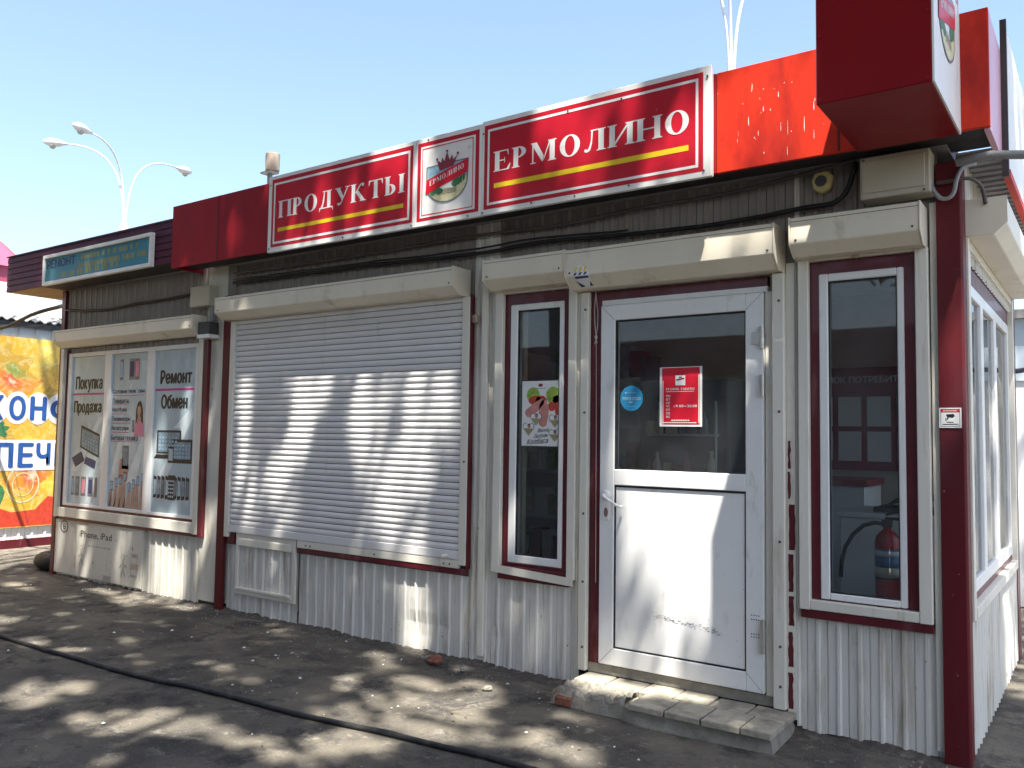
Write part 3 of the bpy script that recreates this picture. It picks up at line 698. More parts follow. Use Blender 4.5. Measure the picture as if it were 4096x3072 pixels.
# crumbled corner
m = MB(); nx, ny = 26, 14; v = []; fc = []
for j in range(ny+1):
    for i in range(nx+1):
        x = -2.60+.46*i/nx; y = -.20-.20*j/ny-.03*mnoise.noise(Vector((x*8, 3, 0)))*(j/ny)
        ed = min(i, 3)/3*min(ny-j, 3)/3
        z = .03+.066*ed**.5+.034*mnoise.noise(Vector((x*22, y*22, 2)))*(1 if ed < 1 else .4)+.016*mnoise.noise(Vector((x*60, y*60, 5)))-.03*(j/ny)*(1-i/nx)
        v.append((x+.012*mnoise.noise(Vector((y*14, 1, 1))), y, z if j < ny and i > 0 else .0))
for j in range(ny):
    for i in range(nx): fc.append((j*(nx+1)+i, j*(nx+1)+i+1, (j+1)*(nx+1)+i+1, (j+1)*(nx+1)+i))
m.add(v, fc).build('crumbled_corner', 'concrete', step, fix=False)
for (x, y, a) in ((-2.555, -.30, .2), (-2.50, -.385, -.1)):
    b = MB().box(x-.05, x+.05, y-.022, y+.022, .0, .05).build('brick', 'brick_red', step, .006)

# =================================================================== signs on the fascia
ys_ = -.332
def board(name, x0, x1, z0, z1, label):
    t = thing(name, ((x0+x1)/2, -.31, z0), label, 'sign')
    bx('board', 'sign_white', t, x0, x1, ys_, -.303, z0, z1, bevel=.002); return t
P1 = PL('y', ys_)
def rivets(t, pts):
    for x, z in pts: MB().lathe([(.006, 0), (.006, .004)], (x, ys_-.005, z), 8, 'y').build('rivet', 'screw', t)
s1 = board('sign_board', -5.222, -3.7315, 2.834, 3.418, 'red shop sign lettered ПРОДУКТЫ with yellow underline')
flat(P1, [rc(-5.182, 2.870, -3.750, 3.390)], 'red_field', 'sign_red', s1, .001)
flat(P1, frame2(-5.158, 2.892, -3.775, 3.360, .017), 'border', 'print_white', s1, .002)
letters(P1, 'ПРОДУКТЫ', -5.094, -3.832, 3.086, .128, 'print_white', s1)
flat(P1, [rc(-5.104, 2.982, -3.832, 3.010)], 'underline', 'sign_yellow', s1, .002)
rivets(s1, [(-5.2, 3.35), (-4.45, 3.372), (-3.755, 3.36), (-3.755, 2.85), (-5.2, 2.86), (-4.4, 2.85)])
s2 = board('sign_board', -3.7285, -3.1785, 2.834, 3.418, 'small white sign with a crowned shield emblem between two red signs')
flat(P1, [rc(-3.710, 2.866, -3.198, 3.388)], 'red_field', 'sign_red', s2, .001)
flat(P1, [rc(-3.681, 2.886, -3.227, 3.360)], 'white_field', 'print_white', s2, .002)
flat(P1, frame2(-3.668, 2.900, -3.243, 3.347, .006), 'border', 'print_red', s2, .003)
rivets(s2, [(-3.62, 3.40), (-3.28, 2.848)])
def logo(t, pl, cx, cz, s, h=.003):
    F = lambda u, v: (cx+u*s, cz+v*s)
    # shield 1.75 wide, ribbon across, crown above
    top = [(-.875, .56), (.875, .60)]
    body = [(-.86, .55), (.86, .58), (.86, -.05)]+[(.86*math.cos(R(a)), -.05-.66*math.sin(R(a))) for a in range(10, 180, 10)]+[(-.86, -.05)]
    flat(pl, tf([body], F), 'shield_field', 'print_field', t, h)
    flat(pl, tf([[(-.83, .52), (.83, .55), (.83, .02), (.2, -.12), (-.83, .02)]], F), 'shield_sky', 'print_sky', t, h+.0006)
    flat(pl, tf([[(-.5, -.12), (-.1, -.04), (.4, -.1), (.3, -.3), (-.5, -.3)]], F), 'hill', 'print_white', t, h+.0009)
    edge = line(body+[body[0]], .045)
    flat(pl, tf(edge, F), 'shield_outline', 'print_grey', t, h+.0012)
    gr = []
    for a, b, sx, sy in ((-.55, -.28, .13, .12), (-.42, -.24, .14, .14), (-.30, -.32, .15, .1), (-.6, -.36, .1, .07)): gr.append(disc(a, b, sx, sy, 12))
    for a, b, sx, sy in ((.40, -.02, .13, .17), (.34, -.16, .13, .1), (.48, -.1, .1, .13), (.60, -.02, .055, .16), (.72, .06, .05, .2)): gr.append(disc(a, b, sx, sy, 12))
    flat(pl, tf(gr[:4], F), 'bush_print', 'print_green', t, h+.0014); flat(pl, tf(gr[4:], F), 'tree_print', 'print_green', t, h+.0014)
    fur = []
    for k in range(4): fur += line([(-.25+.02*k, -.30-.05*k), (0, -.26-.05*k), (.22, -.30-.045*k), (.42, -.27-.05*k)], .014)
    flat(pl, tf(fur, F), 'furrow', 'print_black', t, h+.0018)
    rb = [(-.90, -.22), (-.90, .24), (.90, .58), (.90, .13)]
    flat(pl, tf([[(-.91, -.36), (-.88, .12), (.91, .60), (.89, .14)]], F), 'ribbon', 'print_crown' if False else 'print_red', t, h+.0024)
    cr = [(-.30, .36), (-.42, .74), (-.25, .62), (-.20, .80), (-.10, .64), (0, .96), (.12, .66), (.22, .82), (.27, .64), (.46, .80), (.28, .44)]
    flat(pl, tf([cr]+[disc(a, b, .05, n=10) for a, b in ((-.42, .76), (0, .97), (.46, .82))], F), 'crown', 'print_crown', t, h+.003)
    tx = serif('ЕРМОЛИНО', -.72, .72, -.06, .17, gap=.2)
    tx = [[(u, v+.26*(u)*1.0+.16) for u, v in q] for q in tx]
    flat(pl, tf(tx, F), 'lettering', 'print_white', t, h+.0036)
    flat(pl, tf(ring(.93, .93, .05, .05, .038, .038, n=14), F), 'registered_mark', 'print_grey', t, h+.001)
logo(s2, P1, -3.456, 3.105, .196)
s3 = board('sign_board', -3.1755, -1.673, 2.836, 3.428, 'long red shop sign lettered ЕРМОЛИНО with yellow underline')
flat(P1, [rc(-3.157, 2.868, -1.718, 3.398)], 'red_field', 'sign_red', s3, .001)
flat(P1, frame2(-3.131, 2.892, -1.745, 3.370, .015), 'border', 'print_white', s3, .002)
letters(P1, 'ЕРМОЛИНО', -3.074, -1.798, 3.094, .126, 'print_white', s3)
flat(P1, [rc(-3.079, 2.992, -1.800, 3.022)], 'underline', 'sign_yellow', s3, .002)
rivets(s3, [(-3.165, 3.35), (-2.55, 3.365), (-2.2, 3.36), (-1.695, 3.37), (-1.715, 2.87), (-2.8, 2.86), (-2.5, 2.855), (-2.15, 2.86), (-3.165, 2.85)])

rd = random.Random(17); dq = []
for i in range(30):
    u = rd.choice((-1.50, -1.42, -1.40, -1.33, -1.30, -1.16, -1.10))+rd.gauss(0, .03); v = rd.uniform(2.90, 3.33)
    if not -1.64 < u < -1.0: continue
    w_ = rd.uniform(.0007, .0022); L_ = rd.choice((.004, .006, .01, .015, .03, .05, .08)); dq.append([(u-w_*.4, v), (u+w_*.4, v), (u+w_, v-L_*.7), (u, v-L_), (u-w_, v-L_*.7)])
flat(PL('y', -.30), dq, 'paint_drip', 'print_white', pav, .0015)['kind'] = 'stuff'
# projecting box sign, its unseen upper part set forward to shape the cast shadow
bs = thing('projecting_sign', (-.745, -.31, 2.83), 'dark red projecting box sign on the fascia above the corner window', 'sign')
m = MB(); ol = [(-.303, 2.836), (-.303, 3.44), (-.665, 3.44), (-.665, 3.94), (-.985, 3.94), (-.985, 2.836)]
m.prism(ol, -.96, -.530, 'x'); m.build('casing', 'box_red', bs, .004)
inn = [(-.325, 2.862), (-.325, 3.415), (-.688, 3.415), (-.688, 3.915), (-.962, 3.915), (-.962, 2.862)]
for x0, x1 in ((-.5298, -.526), (-.964, -.9602)):
    MB().prism(inn, x0, x1, 'x').build('face_panel', 'sign_white', bs)
for fr_ in (frame2(-.985, 2.836, -.303, 2.862, .012),):
    pass
edge = MB()
for a, b in (((-.985, 2.836), (-.303, 2.862)), ((-.985, 2.862), (-.962, 3.94)), ((-.325, 2.862), (-.303, 3.44))):
    edge.box(-.5295, -.522, a[0], b[0], a[1], b[1])
edge.build('trim_rail', 'sign_white', bs)
pbx = PL('y', -.985)
flat(pbx, [rc(-.955, 3.397, -.535, 3.3995)], 'seam', 'print_black', bs, .0008)
for x in (-.945, -.545):
    for z in (2.855, 3.12, 3.36): MB().lathe([(.006, 0), (.006, .003)], (x, -.989, z), 8, 'y').build('rivet', 'fascia_maroon', bs)
logo(bs, PL('x', -.526), -.645, 3.22, .235, .0015)

# =================================================================== notices
nz_ = PL('y', -.012)
sch = thing('opening_hours_sign', (-1.985, -.012, 1.54), 'red opening hours notice on the door glass', 'notice')
bx('holder', 'plastic_white', sch, -2.112, -1.858, -.013, -.0085, 1.540, 1.876)
ph = PL('y', -.013)
flat(ph, [rc(-2.098, 1.552, -1.870, 1.872)], 'red_field', 'print_red', sch, .001)
flat(ph, [rc(-2.094, 1.552, -2.089, 1.80), rc(-1.877, 1.56, -1.872, 1.83)], 'edge_strip', 'print_white', sch, .0018)
flat(ph, [rc(-2.015, 1.772, -1.956, 1.828)], 'badge', 'print_white', sch, .0016)
flat(ph, [[(-2.01, 1.797), (-1.962, 1.806), (-1.962, 1.815), (-2.01, 1.806)], [(-1.994, 1.812), (-1.99, 1.824), (-1.985, 1.816), (-1.98, 1.826), (-1.976, 1.814)]], 'badge_mark', 'print_crown', sch, .0022)
flat(ph, serif('ГРАФИК РАБОТЫ', -2.072, -1.902, 1.745, .0125), 'lettering', 'print_white', sch, .0018)
flat(ph, [rc(-2.072, 1.736, -1.902, 1.7385)], 'rule', 'print_white', sch, .0018)
for i, d in enumerate(('ПН', 'ВТ', 'СР', 'ЧТ', 'ПТ', 'СБ', 'ВС')):
    sans(ph, d, -2.072, -2.047, 1.706-.0195*i, 1.718-.0195*i, 'lettering', 'print_white', sch, .0018, bold=.02)
sans(ph, 'с', -2.026, -2.018, 1.650, 1.657, 'lettering', 'print_white', sch, .0018, bold=.02)
sans(ph, '9 00', -2.013, -1.966, 1.648, 1.662, 'lettering', 'print_white', sch, .0018, bold=.03)
sans(ph, 'до', -1.962, -1.948, 1.650, 1.657, 'lettering', 'print_white', sch, .0018, bold=.02)
sans(ph, '20:00', -1.944, -1.886, 1.648, 1.662, 'lettering', 'print_white', sch, .0018, bold=.03)
flat(ph, [rc(-2.04+.014*i, 1.5715, -2.04+.014*i+.011, 1.578) for i in range(8)]+[rc(-2.09+.0135*i, 1.559, -2.09+.0135*i+.011, 1.5645) for i in range(15)], 'small_print', 'print_white', sch, .0018)

stk = thing('round_sticker', (-2.294, -.01, 1.63), 'round blue bank card sticker on the door glass', 'sticker')
ps = PL('y', -.0085)
flat(ps, [disc(-2.294, 1.703, .074, n=36)], 'disc', 'sticker_blue', stk, .0005)
sans(ps, 'СБЕРБАНК', -2.32, -2.262, 1.732, 1.739, 'lettering', 'print_sky', stk, .0012, bold=.01)
flat(ps, [disc(-2.331, 1.7355, .005, n=10)]+[rc(-2.353+.031*i, 1.692, -2.353+.031*i+.026, 1.709) for i in range(4)]+[rc(-2.312, 1.676, -2.285, 1.684), rc(-2.325, 1.655, -2.265, 1.657)], 'card_icons', 'print_sky', stk, .0012)
for i in range(4): flat(ps, [rc(-2.349+.031*i, 1.697, -2.349+.031*i+.016, 1.704)], 'card_icons', 'sticker_blue', stk, .0018)

# poster inside the narrow window
po = thing('poster', (-2.93, .012, 1.415), 'sausage advertising poster in the narrow window left of the door', 'poster')
bx('sheet', 'print_white', po, -3.075, -2.79, -.0005, .0015, 1.413, 1.822)
pp = PL('y', -.0005)
def pf(polys, nm, mt, h):
    for q in polys: flat(pp, [q], nm, mt, po, h)
pf([disc(-2.99, 1.733, .05, .05, 12), disc(-2.84, 1.73, .055, .055, 14), disc(-2.815, 1.70, .03, .03, 10)], 'lettuce', 'print_lime', .0004)
pf([disc(-2.975, 1.70, .05, .03, 12), disc(-2.93, 1.69, .045, .04, 12), disc(-2.806, 1.645, .022, .045, 14), disc(-2.85, 1.66, .03, .03, 10)], 'tomatoes', 'print_tomato', .0008)
pf([[(-2.925, 1.712), (-2.905, 1.70), (-2.91, 1.675), (-3.0, 1.592), (-3.035, 1.595), (-3.052, 1.62), (-3.045, 1.64), (-2.97, 1.69)],
    [(-2.925, 1.70), (-2.895, 1.70), (-2.87, 1.66), (-2.875, 1.60), (-2.89, 1.54), (-2.92, 1.53), (-2.945, 1.55), (-2.945, 1.62), (-2.945, 1.66)]], 'sausages', 'print_sausage', .0012)
def heart(cx, cz, s): return [(cx, cz-.9*s), (cx+.85*s, cz+.05*s), (cx+.85*s, cz+.5*s), (cx+.5*s, cz+.75*s), (cx, cz+.45*s), (cx-.5*s, cz+.75*s), (cx-.85*s, cz+.5*s), (cx-.85*s, cz+.05*s)]
hs = [(-2.966, 1.585, .045), (-3.022, 1.522, .046), (-2.826, 1.575, .046), (-2.828, 1.485, .044)]
pf([heart(a, b, s*1.1) for a, b, s in hs], 'heart_outline', 'print_hair', .0016); pf([heart(a, b, s) for a, b, s in hs], 'heart', 'print_white', .0022)
pf([[(a-.8*s, b+.05*s), (a+.8*s, b+.0*s), (a, b-.85*s)] for a, b, s in hs], 'heart_base', 'print_gold', .0028)
pf([disc(a+.1*s, b+.38*s, .24*s, .32*s, 10) for a, b, s in hs], 'portrait_hair', 'print_hair', .0034); pf([disc(a+.1*s, b+.32*s, .13*s, .2*s, 10) for a, b, s in hs], 'portrait_face', 'print_skin', .0040)
sans(pp, 'Весна...', -2.955, -2.855, 1.497, 1.522, 'lettering', 'print_black', po, .0012, bold=.012, italic=.35, slope=.010)
sans(pp, 'Любовь.', -2.985, -2.872, 1.460, 1.484, 'lettering', 'print_black', po, .0012, bold=.012, italic=.35, slope=.012)
sans(pp, 'Колбаса', -3.035, -2.872, 1.420, 1.452, 'lettering', 'print_black', po, .0012, bold=.018, italic=.35, slope=.014)
pf([disc(-2.935, 1.795, .017, .010, 12), rc(-2.97, 1.774, -2.895, 1.7765)], 'emblem', 'print_crown', .0008)

# sticker on the door shutter box, camera notice on the post
gs = thing('security_sticker', (-2.526, -.206, 2.37), 'peeling yellow and blue security sticker on the door shutter box', 'sticker')
pg = PL('y', -.2)
o3 = [(-2.590, 2.436), (-2.553, 2.483), (-2.520, 2.476), (-2.470, 2.436), (-2.476, 2.421), (-2.588, 2.421)]
flat(pg, [o3], 'sheet', 'print_white', gs, .0015)
flat(pg, [[(-2.582+.034*i, 2.440), (-2.57+.034*i, 2.440), (-2.552+.030*i, 2.470), (-2.564+.030*i, 2.470)] for i in range(3)], 'yellow_bars', 'sign_yellow', gs, .0022)
flat(pg, [[(-2.585+.034*i, 2.423), (-2.568+.034*i, 2.423), (-2.556+.034*i, 2.438), (-2.572+.034*i, 2.438)] for i in range(3)], 'blue_bars', 'print_navy', gs, .0022)
cd_ = (.075, .068)
def chm(u, t, h=.002):     # point on the sloping underside of the box
    y = -.2+cd_[0]*t; z = 2.420-cd_[1]*t; return (u, y-.67*h, z-.74*h)
m = MB(); m.add([chm(-2.588, .02), chm(-2.476, .02), chm(-2.48, .85), chm(-2.560, .9)], [(0, 1, 2, 3)]); m.build('sheet', 'print_white', gs, fix=False)
m = MB(); m.add([chm(-2.580, .35, .003), chm(-2.53, .8, .003), chm(-2.56, .85, .003)], [(0, 1, 2)]); m.add([chm(-2.50, .8, .003), chm(-2.478, .8, .003), chm(-2.488, .45, .003)], [(0, 1, 2)]); m.build('blue_bars', 'print_navy', gs, fix=False)
m = MB(); m.add([chm(-2.575, .05, .003), chm(-2.485, .05, .003), chm(-2.485, .2, .003), chm(-2.575, .2, .003)], [(0, 1, 2, 3)]); m.build('lettering', 'print_navy', gs, fix=False)

cs = thing('camera_notice', (-.62, -.047, 1.54), 'small white video surveillance notice with camera symbol on the red corner post', 'notice')
pc = PL('y', -.0455)
bx('plate', 'sign_white', cs, -.667, -.574, -.049, -.0465, 1.541, 1.634)
pc = PL('y', -.049)
flat(pc, [rc(-.660, 1.613, -.581, 1.628)], 'red_band', 'print_red', cs, .0005)
flat(pc, frame2(-.661, 1.547, -.580, 1.629, .0016), 'border', 'print_black', cs, .0004)
sans(pc, 'ВНИМАНИЕ', -.650, -.592, 1.617, 1.624, 'lettering', 'print_white', cs, .0012, bold=.01)
flat(pc, [[(-.638, 1.604), (-.606, 1.606), (-.601, 1.596), (-.610, 1.588), (-.634, 1.592)], [(-.632, 1.592), (-.626, 1.591), (-.630, 1.580), (-.636, 1.578)], [(-.640, 1.588), (-.637, 1.588), (-.637, 1.572), (-.640, 1.572)]], 'camera_symbol', 'print_black', cs, .0008)
flat(pc, [rc(-.636, 1.5655, -.607, 1.569), rc(-.654, 1.556, -.588, 1.5595)], 'small_print', 'print_black', cs, .0008)

# =================================================================== boxes, horns, cables on the wall
eb = thing('junction_box', (-.83, -.1, 2.64), 'cream metal junction box above the right corner window', 'box')
bx('casing', 'box_cream', eb, -.985, -.675, -.15, -.016, 2.645, 2.852, bevel=.004)
bx('lid', 'box_cream', eb, -.975, -.695, -.158, -.1505, 2.672, 2.832, bevel=.003)
for x, z in ((-.968, 2.838), (-.70, 2.655)): MB().lathe([(.006, 0), (.006, .004)], (x, -.154, z), 8, 'y').build('screw', 'screw', eb)
hn = thing('alarm_horn', (-1.19, -.02, 2.74), 'yellowed alarm horn with dark round mouth high on the wall', 'alarm')
MB().prism([(-1.245, 2.81), (-1.225, 2.852), (-1.165, 2.852), (-1.137, 2.82), (-1.155, 2.755), (-1.195, 2.735), (-1.235, 2.76)], -.055, -.016, 'y').build('casing', 'horn_yellow', hn, .006)
MB().lathe([(.030, 0), (.024, .004)], (-1.196, -.059, 2.800), 18, 'y').build('mouth', 'dark_metal', hn)
lb = thing('junction_box', (-6.4, -.1, 2.56), 'grey beige junction box over the repair kiosk window corner', 'box')
bx('casing', 'box_cream', lb, -6.52, -6.25, -.11, -.016, 2.545, 2.72, bevel=.004)
bx('conduit', 'pipe_grey', lb, -6.30, -6.25, -.06, -.02, 2.42, 2.545)
lh = thing('alarm_siren', (-6.3, -.08, 2.27), 'black box alarm siren below the beige junction box', 'alarm')
bx('casing', 'inner_dark', lh, -6.375, -6.225, -.12, -.016, 2.300, 2.405, bevel=.006)
bx('bracket', 'plastic_white', lh, -6.372, -6.208, -.13, -.016, 2.265, 2.297, bevel=.003)
br = thing('rusty_bracket', (-3.43, -.03, 2.24), 'small rusty bracket on the wall right of the big shutter', 'bracket')
bx('plate', 'rust_steel', br, -3.452, -3.415, -.055, -.016, 2.215, 2.272, bevel=.006)
def cable(name, pts, rad, mat, label, jit=.006, n=6):
    out = []; P_ = [Vector(q) for q in pts]; P_ = [P_[0]*2-P_[1]]+P_+[P_[-1]*2-P_[-2]]
    for i in range(1, len(P_)-2):
        p0, p1, p2, p3 = P_[i-1:i+3]
        for k in range(6):
            t = k/6; p = .5*(2*p1+(p2-p0)*t+(2*p0-5*p1+4*p2-p3)*t*t+(3*p1-p0-3*p2+p3)*t**3); p.z -= .25*jit*math.sin(math.pi*t); out.append(p+Vector((0, 0, jit*mnoise.noise(p*4))))
    out.append(Vector(pts[-1])); o3 = Vector(pts[0])
    o = MB().tube(out, rad, n).build(name, mat, origin=o3, smooth=True); return tag(o, label, 'cable')
cable('wall_cable', [(-6.0, -.05, 2.72), (-4.78, -.05, 2.71), (-4.09, -.05, 2.698), (-3.35, -.05, 2.676), (-2.87, -.05, 2.692), (-2.0, -.05, 2.655), (-1.3, -.05, 2.672), (-1.11, -.05, 2.69), (-1.04, -.05, 2.81), (-1.03, -.06, 2.87)], .013, 'cable_black', 'thick black cable running low along the wall above the shutter boxes')
cable('wall_cable', [(-6.0, -.05, 2.80), (-4.5, -.05, 2.79), (-3.46, -.05, 2.80), (-2.75, -.05, 2.785), (-2.2, -.05, 2.815), (-1.72, -.05, 2.815), (-1.3, -.05, 2.852), (-1.04, -.06, 2.878)], .011, 'cable_dust', 'dusty cable running just under the fascia above the door')
cable('wall_cable', [(-6.0, -.052, 2.745), (-4.8, -.052, 2.735), (-3.4, -.052, 2.712), (-2.9, -.052, 2.72), (-2.3, -.052, 2.69)], .007, 'cable_black', 'thin black cable beside the thick one over the big shutter', .012)
cable('wall_cable', [(-8.78, -.03, 2.70), (-8.1, -.03, 2.65), (-7.4, -.03, 2.665), (-6.78, -.03, 2.675), (-6.5, -.03, 2.70)], .012, 'cable_black', 'black cable sagging across the repair kiosk wall')
cable('corner_cable', [(-.70, -.07, 2.76), (-.68, -.09, 2.69), (-.655, -.10, 2.635), (-.62, -.10, 2.61), (-.585, -.10, 2.63), (-.57, -.09, 2.70), (-.55, -.06, 2.755), (-.50, -.02, 2.78)], .010, 'pipe_grey', 'grey cable looping down over the top of the corner post')
cable('corner_cable', [(-.66, -.07, 2.70), (-.60, -.08, 2.695), (-.52, -.06, 2.70), (-.48, .0, 2.67), (-.47, .05, 2.60)], .009, 'cable_dust', 'dark cable bending round the corner above the side shutter box')
pipe = MB().tube([(-.56, -.17, 2.752), (-.42, -.19, 2.757), (-.30, -.2, 2.733), (.6, -.28, 2.60)], .020, 12).build('bracket_pipe', 'pipe_grey', origin=(-.56, -.17, 2.752), smooth=True)
tag(pipe, 'grey pipe sticking out sideways under the fascia corner', 'pipe')
cord = MB().tube([(-2.525, -.03, 2.345), (-2.537, -.028, 2.24), (-2.532, -.028, 2.15), (-2.522, -.028, 2.07), (-2.53, -.03, 2.03)], .0022, 5)
cord.tube([(-2.528, -.03, 2.345), (-2.512, -.028, 2.22), (-2.514, -.028, 2.14), (-2.524, -.028, 2.07), (-2.515, -.03, 2.035)], .0022, 5)
cord.tube([(-2.523, -.028, 2.075), (-2.520, -.028, 1.85), (-2.517, -.028, 1.5), (-2.512, -.028, .62)], .0016, 5); cord.lathe([(.006, -.012), (.009, 0), (.006, .012)], (-2.523, -.029, 2.072), 8)
tag(cord.build('door_cord', 'string', origin=(-2.52, -.03, 2.34)), 'knotted pale string hanging on the red door jamb', 'string')

# =================================================================== interior things
cb = thing('display_counter', (-1.1, .9, .1), 'white shop counter seen through the right corner window', 'counter')
bx('body', 'inner_white', cb, -1.285, -.66, .60, 1.15, .10, 1.045, bevel=.006)
bx('top', 'inner_white', cb, -1.30, -.65, .585, 1.17, 1.047, 1.075, bevel=.004)
c2 = thing('refrigerated_case', (-2.2, 2.1, .1), 'long white refrigerated display case at the back of the shop', 'fridge')
bx('body', 'inner_white', c2, -2.9, -1.45, 1.95, 2.45, .1, 1.15, bevel=.01)
bx('top_rail', 'inner_red', c2, -2.92, -1.43, 1.93, 2.47, 1.152, 1.20, bevel=.004)
rk = thing('shop_shelf', (-4.2, 2.3, .1), 'tall dark shelf rack with goods deep inside the shop', 'shelf')
for x in (-5.0, -3.35): bx('upright', 'inner_dark', rk, x, x+.05, 2.2, 2.5, .1, 2.2)
for k in range(5): bx('shelf_board', 'inner_white', rk, -4.95, -3.35, 2.2, 2.5, .3+k*.42, .325+k*.42)
rg = random.Random(5)
for k in range(5):
    x = -4.9
    while x < -3.45:
        wd = rg.uniform(.07, .14); hh = rg.uniform(.14, .3)
        bx('packet', rg.choice(['inner_red', 'print_field', 'print_sky', 'print_white', 'print_lime', 'print_tomato']), rk, x, x+wd, 2.25, 2.42, .326+k*.42, .326+k*.42+hh, bevel=.004); x += wd+.02
gf = thing('glass_fridge', (-2.15, .8, .1), 'tall drinks fridge with pale door edge behind the entrance glass', 'fridge')
bx('body', 'inner_dark', gf, -2.62, -2.0, .75, 1.3, .1, 1.86, bevel=.01)
bx('door_edge', 'inner_white', gf, -1.990, -1.978, .50, .512, 1.10, 1.705)
for k in range(4):
    bx('shelf_board', 'inner_white', gf, -2.56, -2.06, .735, .749, .5+k*.33, .515+k*.33)
    q = -2.54
    rb_ = random.Random(40+k)
    while q < -2.1:
        hh = rb_.uniform(.10, .25); wr = rb_.uniform(.022, .036); mt = rb_.choice(('print_screen', 'print_field', 'inner_red', 'print_grey', 'label_cream', 'print_green'))
        if rb_.random() < .5: MB().lathe([(wr, 0), (wr, hh*.6), (wr*.4, hh*.8), (wr*.4, hh)], (q+wr, .70+rb_.uniform(-.02, .02), .515+k*.33), 10).build('bottle', mt, gf, smooth=True)
        else: bx('packet', mt, gf, q, q+wr*2, .68, .73, .516+k*.33, .516+k*.33+hh*.8, bevel=.004)
        q += wr*2+rb_.uniform(.004, .03)
nb = thing('notice_board', (-1.6, 2.54, 1.5), 'red consumer information board on the back wall of the shop', 'board')
bx('panel', 'inner_red', nb, -2.05, -1.15, 2.52, 2.545, 1.25, 2.05)
for i in range(4):
    for j in range(2): bx('paper', 'inner_white', nb, -1.99+i*.215, -1.82+i*.215, 2.512, 2.518, 1.32+j*.27, 1.55+j*.27)
sans(PL('y', 2.518), 'УГОЛОК ПОТРЕБИТЕЛЯ', -2.0, -1.2, 1.93, 1.98, 'lettering', 'print_white', nb, .004, bold=.02)
prn = thing('label_printer', (-.9, .75, 1.076), 'dark desktop machine with raised cover on the white counter', 'printer')
bx('base', 'inner_dark', prn, -1.12, -.72, .66, .95, 1.077, 1.105, bevel=.006)
MB().prism([(-1.07, 1.106), (-1.0, 1.16), (-.94, 1.175), (-.74, 1.175), (-.74, 1.155), (-.93, 1.15), (-1.0, 1.13)], .68, .93, 'y').build('cover', 'inner_dark', prn)
ex = thing('fire_extinguisher', (-.975, .32, .62), 'red fire extinguisher with black hose standing inside the corner window', 'extinguisher')
lg = thing('window_ledge', (-.95, .35, .1), 'white cabinet under the extinguisher inside the corner window', 'cabinet')
bx('body', 'inner_white', lg, -1.20, -.66, .10, .52, .10, .618, bevel=.005)
MB().lathe([(.058, 0), (.062, .008), (.062, .33), (.056, .36), (.035, .385), (.020, .395), (.020, .41)], (-.975, .32, .62), 24).build('cylinder', 'extinguisher_red', ex, smooth=True)
MB().lathe([(.0628, .145), (.0628, .30)], (-.975, .32, .62), 24).build('label_sleeve', 'extinguisher_label', ex, smooth=True)
MB().lathe([(.0634, .155), (.0634, .205)], (-.975, .32, .62), 24).build('label_band', 'label_cream', ex, smooth=True)
MB().lathe([(.0634, .262), (.0634, .290)], (-.975, .32, .62), 24).build('label_band', 'print_white', ex, smooth=True)
m = MB(); m.box(-1.0, -.95, .305, .335, 1.03, 1.065); m.box(-.985, -.88, .31, .33, 1.066, 1.080); m.prism([(-.98, 1.085), (-.88, 1.115), (-.88, 1.124), (-.985, 1.098)], .31, .33, 'y')
m.build('valve_lever', 'dark_metal', ex, .002)
MB().tube([(-.995, .31, 1.045), (-1.03, .29, 1.05), (-1.08, .27, 1.035), (-1.13, .25, .985), (-1.165, .24, .92), (-1.185, .24, .84), (-1.19, .24, .76)], .0105, 8).build('hose', 'black_rubber', ex, smooth=True)
cu = bx('curtain_post', 'label_cream', None, -3.19, -3.125, .09, .13, .15, 2.5)
tag(cu, 'cream upright strip inside the narrow window', 'post')

# =================================================================== the phone repair kiosk
kk = thing('repair_kiosk', (-7.45, 1.0, 0), 'older white kiosk with three poster covered window panes left of the big shutter', 'kiosk')
bx('plinth', 'plinth', kk, -8.82, -6.13, .015, 2.4, -.05, .06)
clad('cladding_sheet', kk, -8.80, -6.40, .03, .60, 'cladding_old', ragged=True)
clad('cladding_sheet', kk, -8.80, -6.40, 2.24, 2.90, 'cladding_upper_shaded')
bx('wall_panel', 'cladding_old', kk, -6.395, -6.125, -.014, .02, .05, 2.90)
bx('corner_post', 'red_paint', kk, -8.868, -8.795, -.03, .04, .0, 2.90, bevel=.004)
bx('end_wall', 'cladding_old', kk, -8.80, -8.77, .04, 2.4, .05, 2.90)
bx('roof', 'roof_grey', kk, -9.3, -6.53, -.25, 2.4, 2.93, 3.0)
bx('soffit', 'wood_soffit', kk, -9.48, -8.80, -.272, .60, 2.905, 2.925)
bx('soffit', 'soffit_dark', kk, -8.798, -6.53, -.272, -.03, 2.905, 2.925)
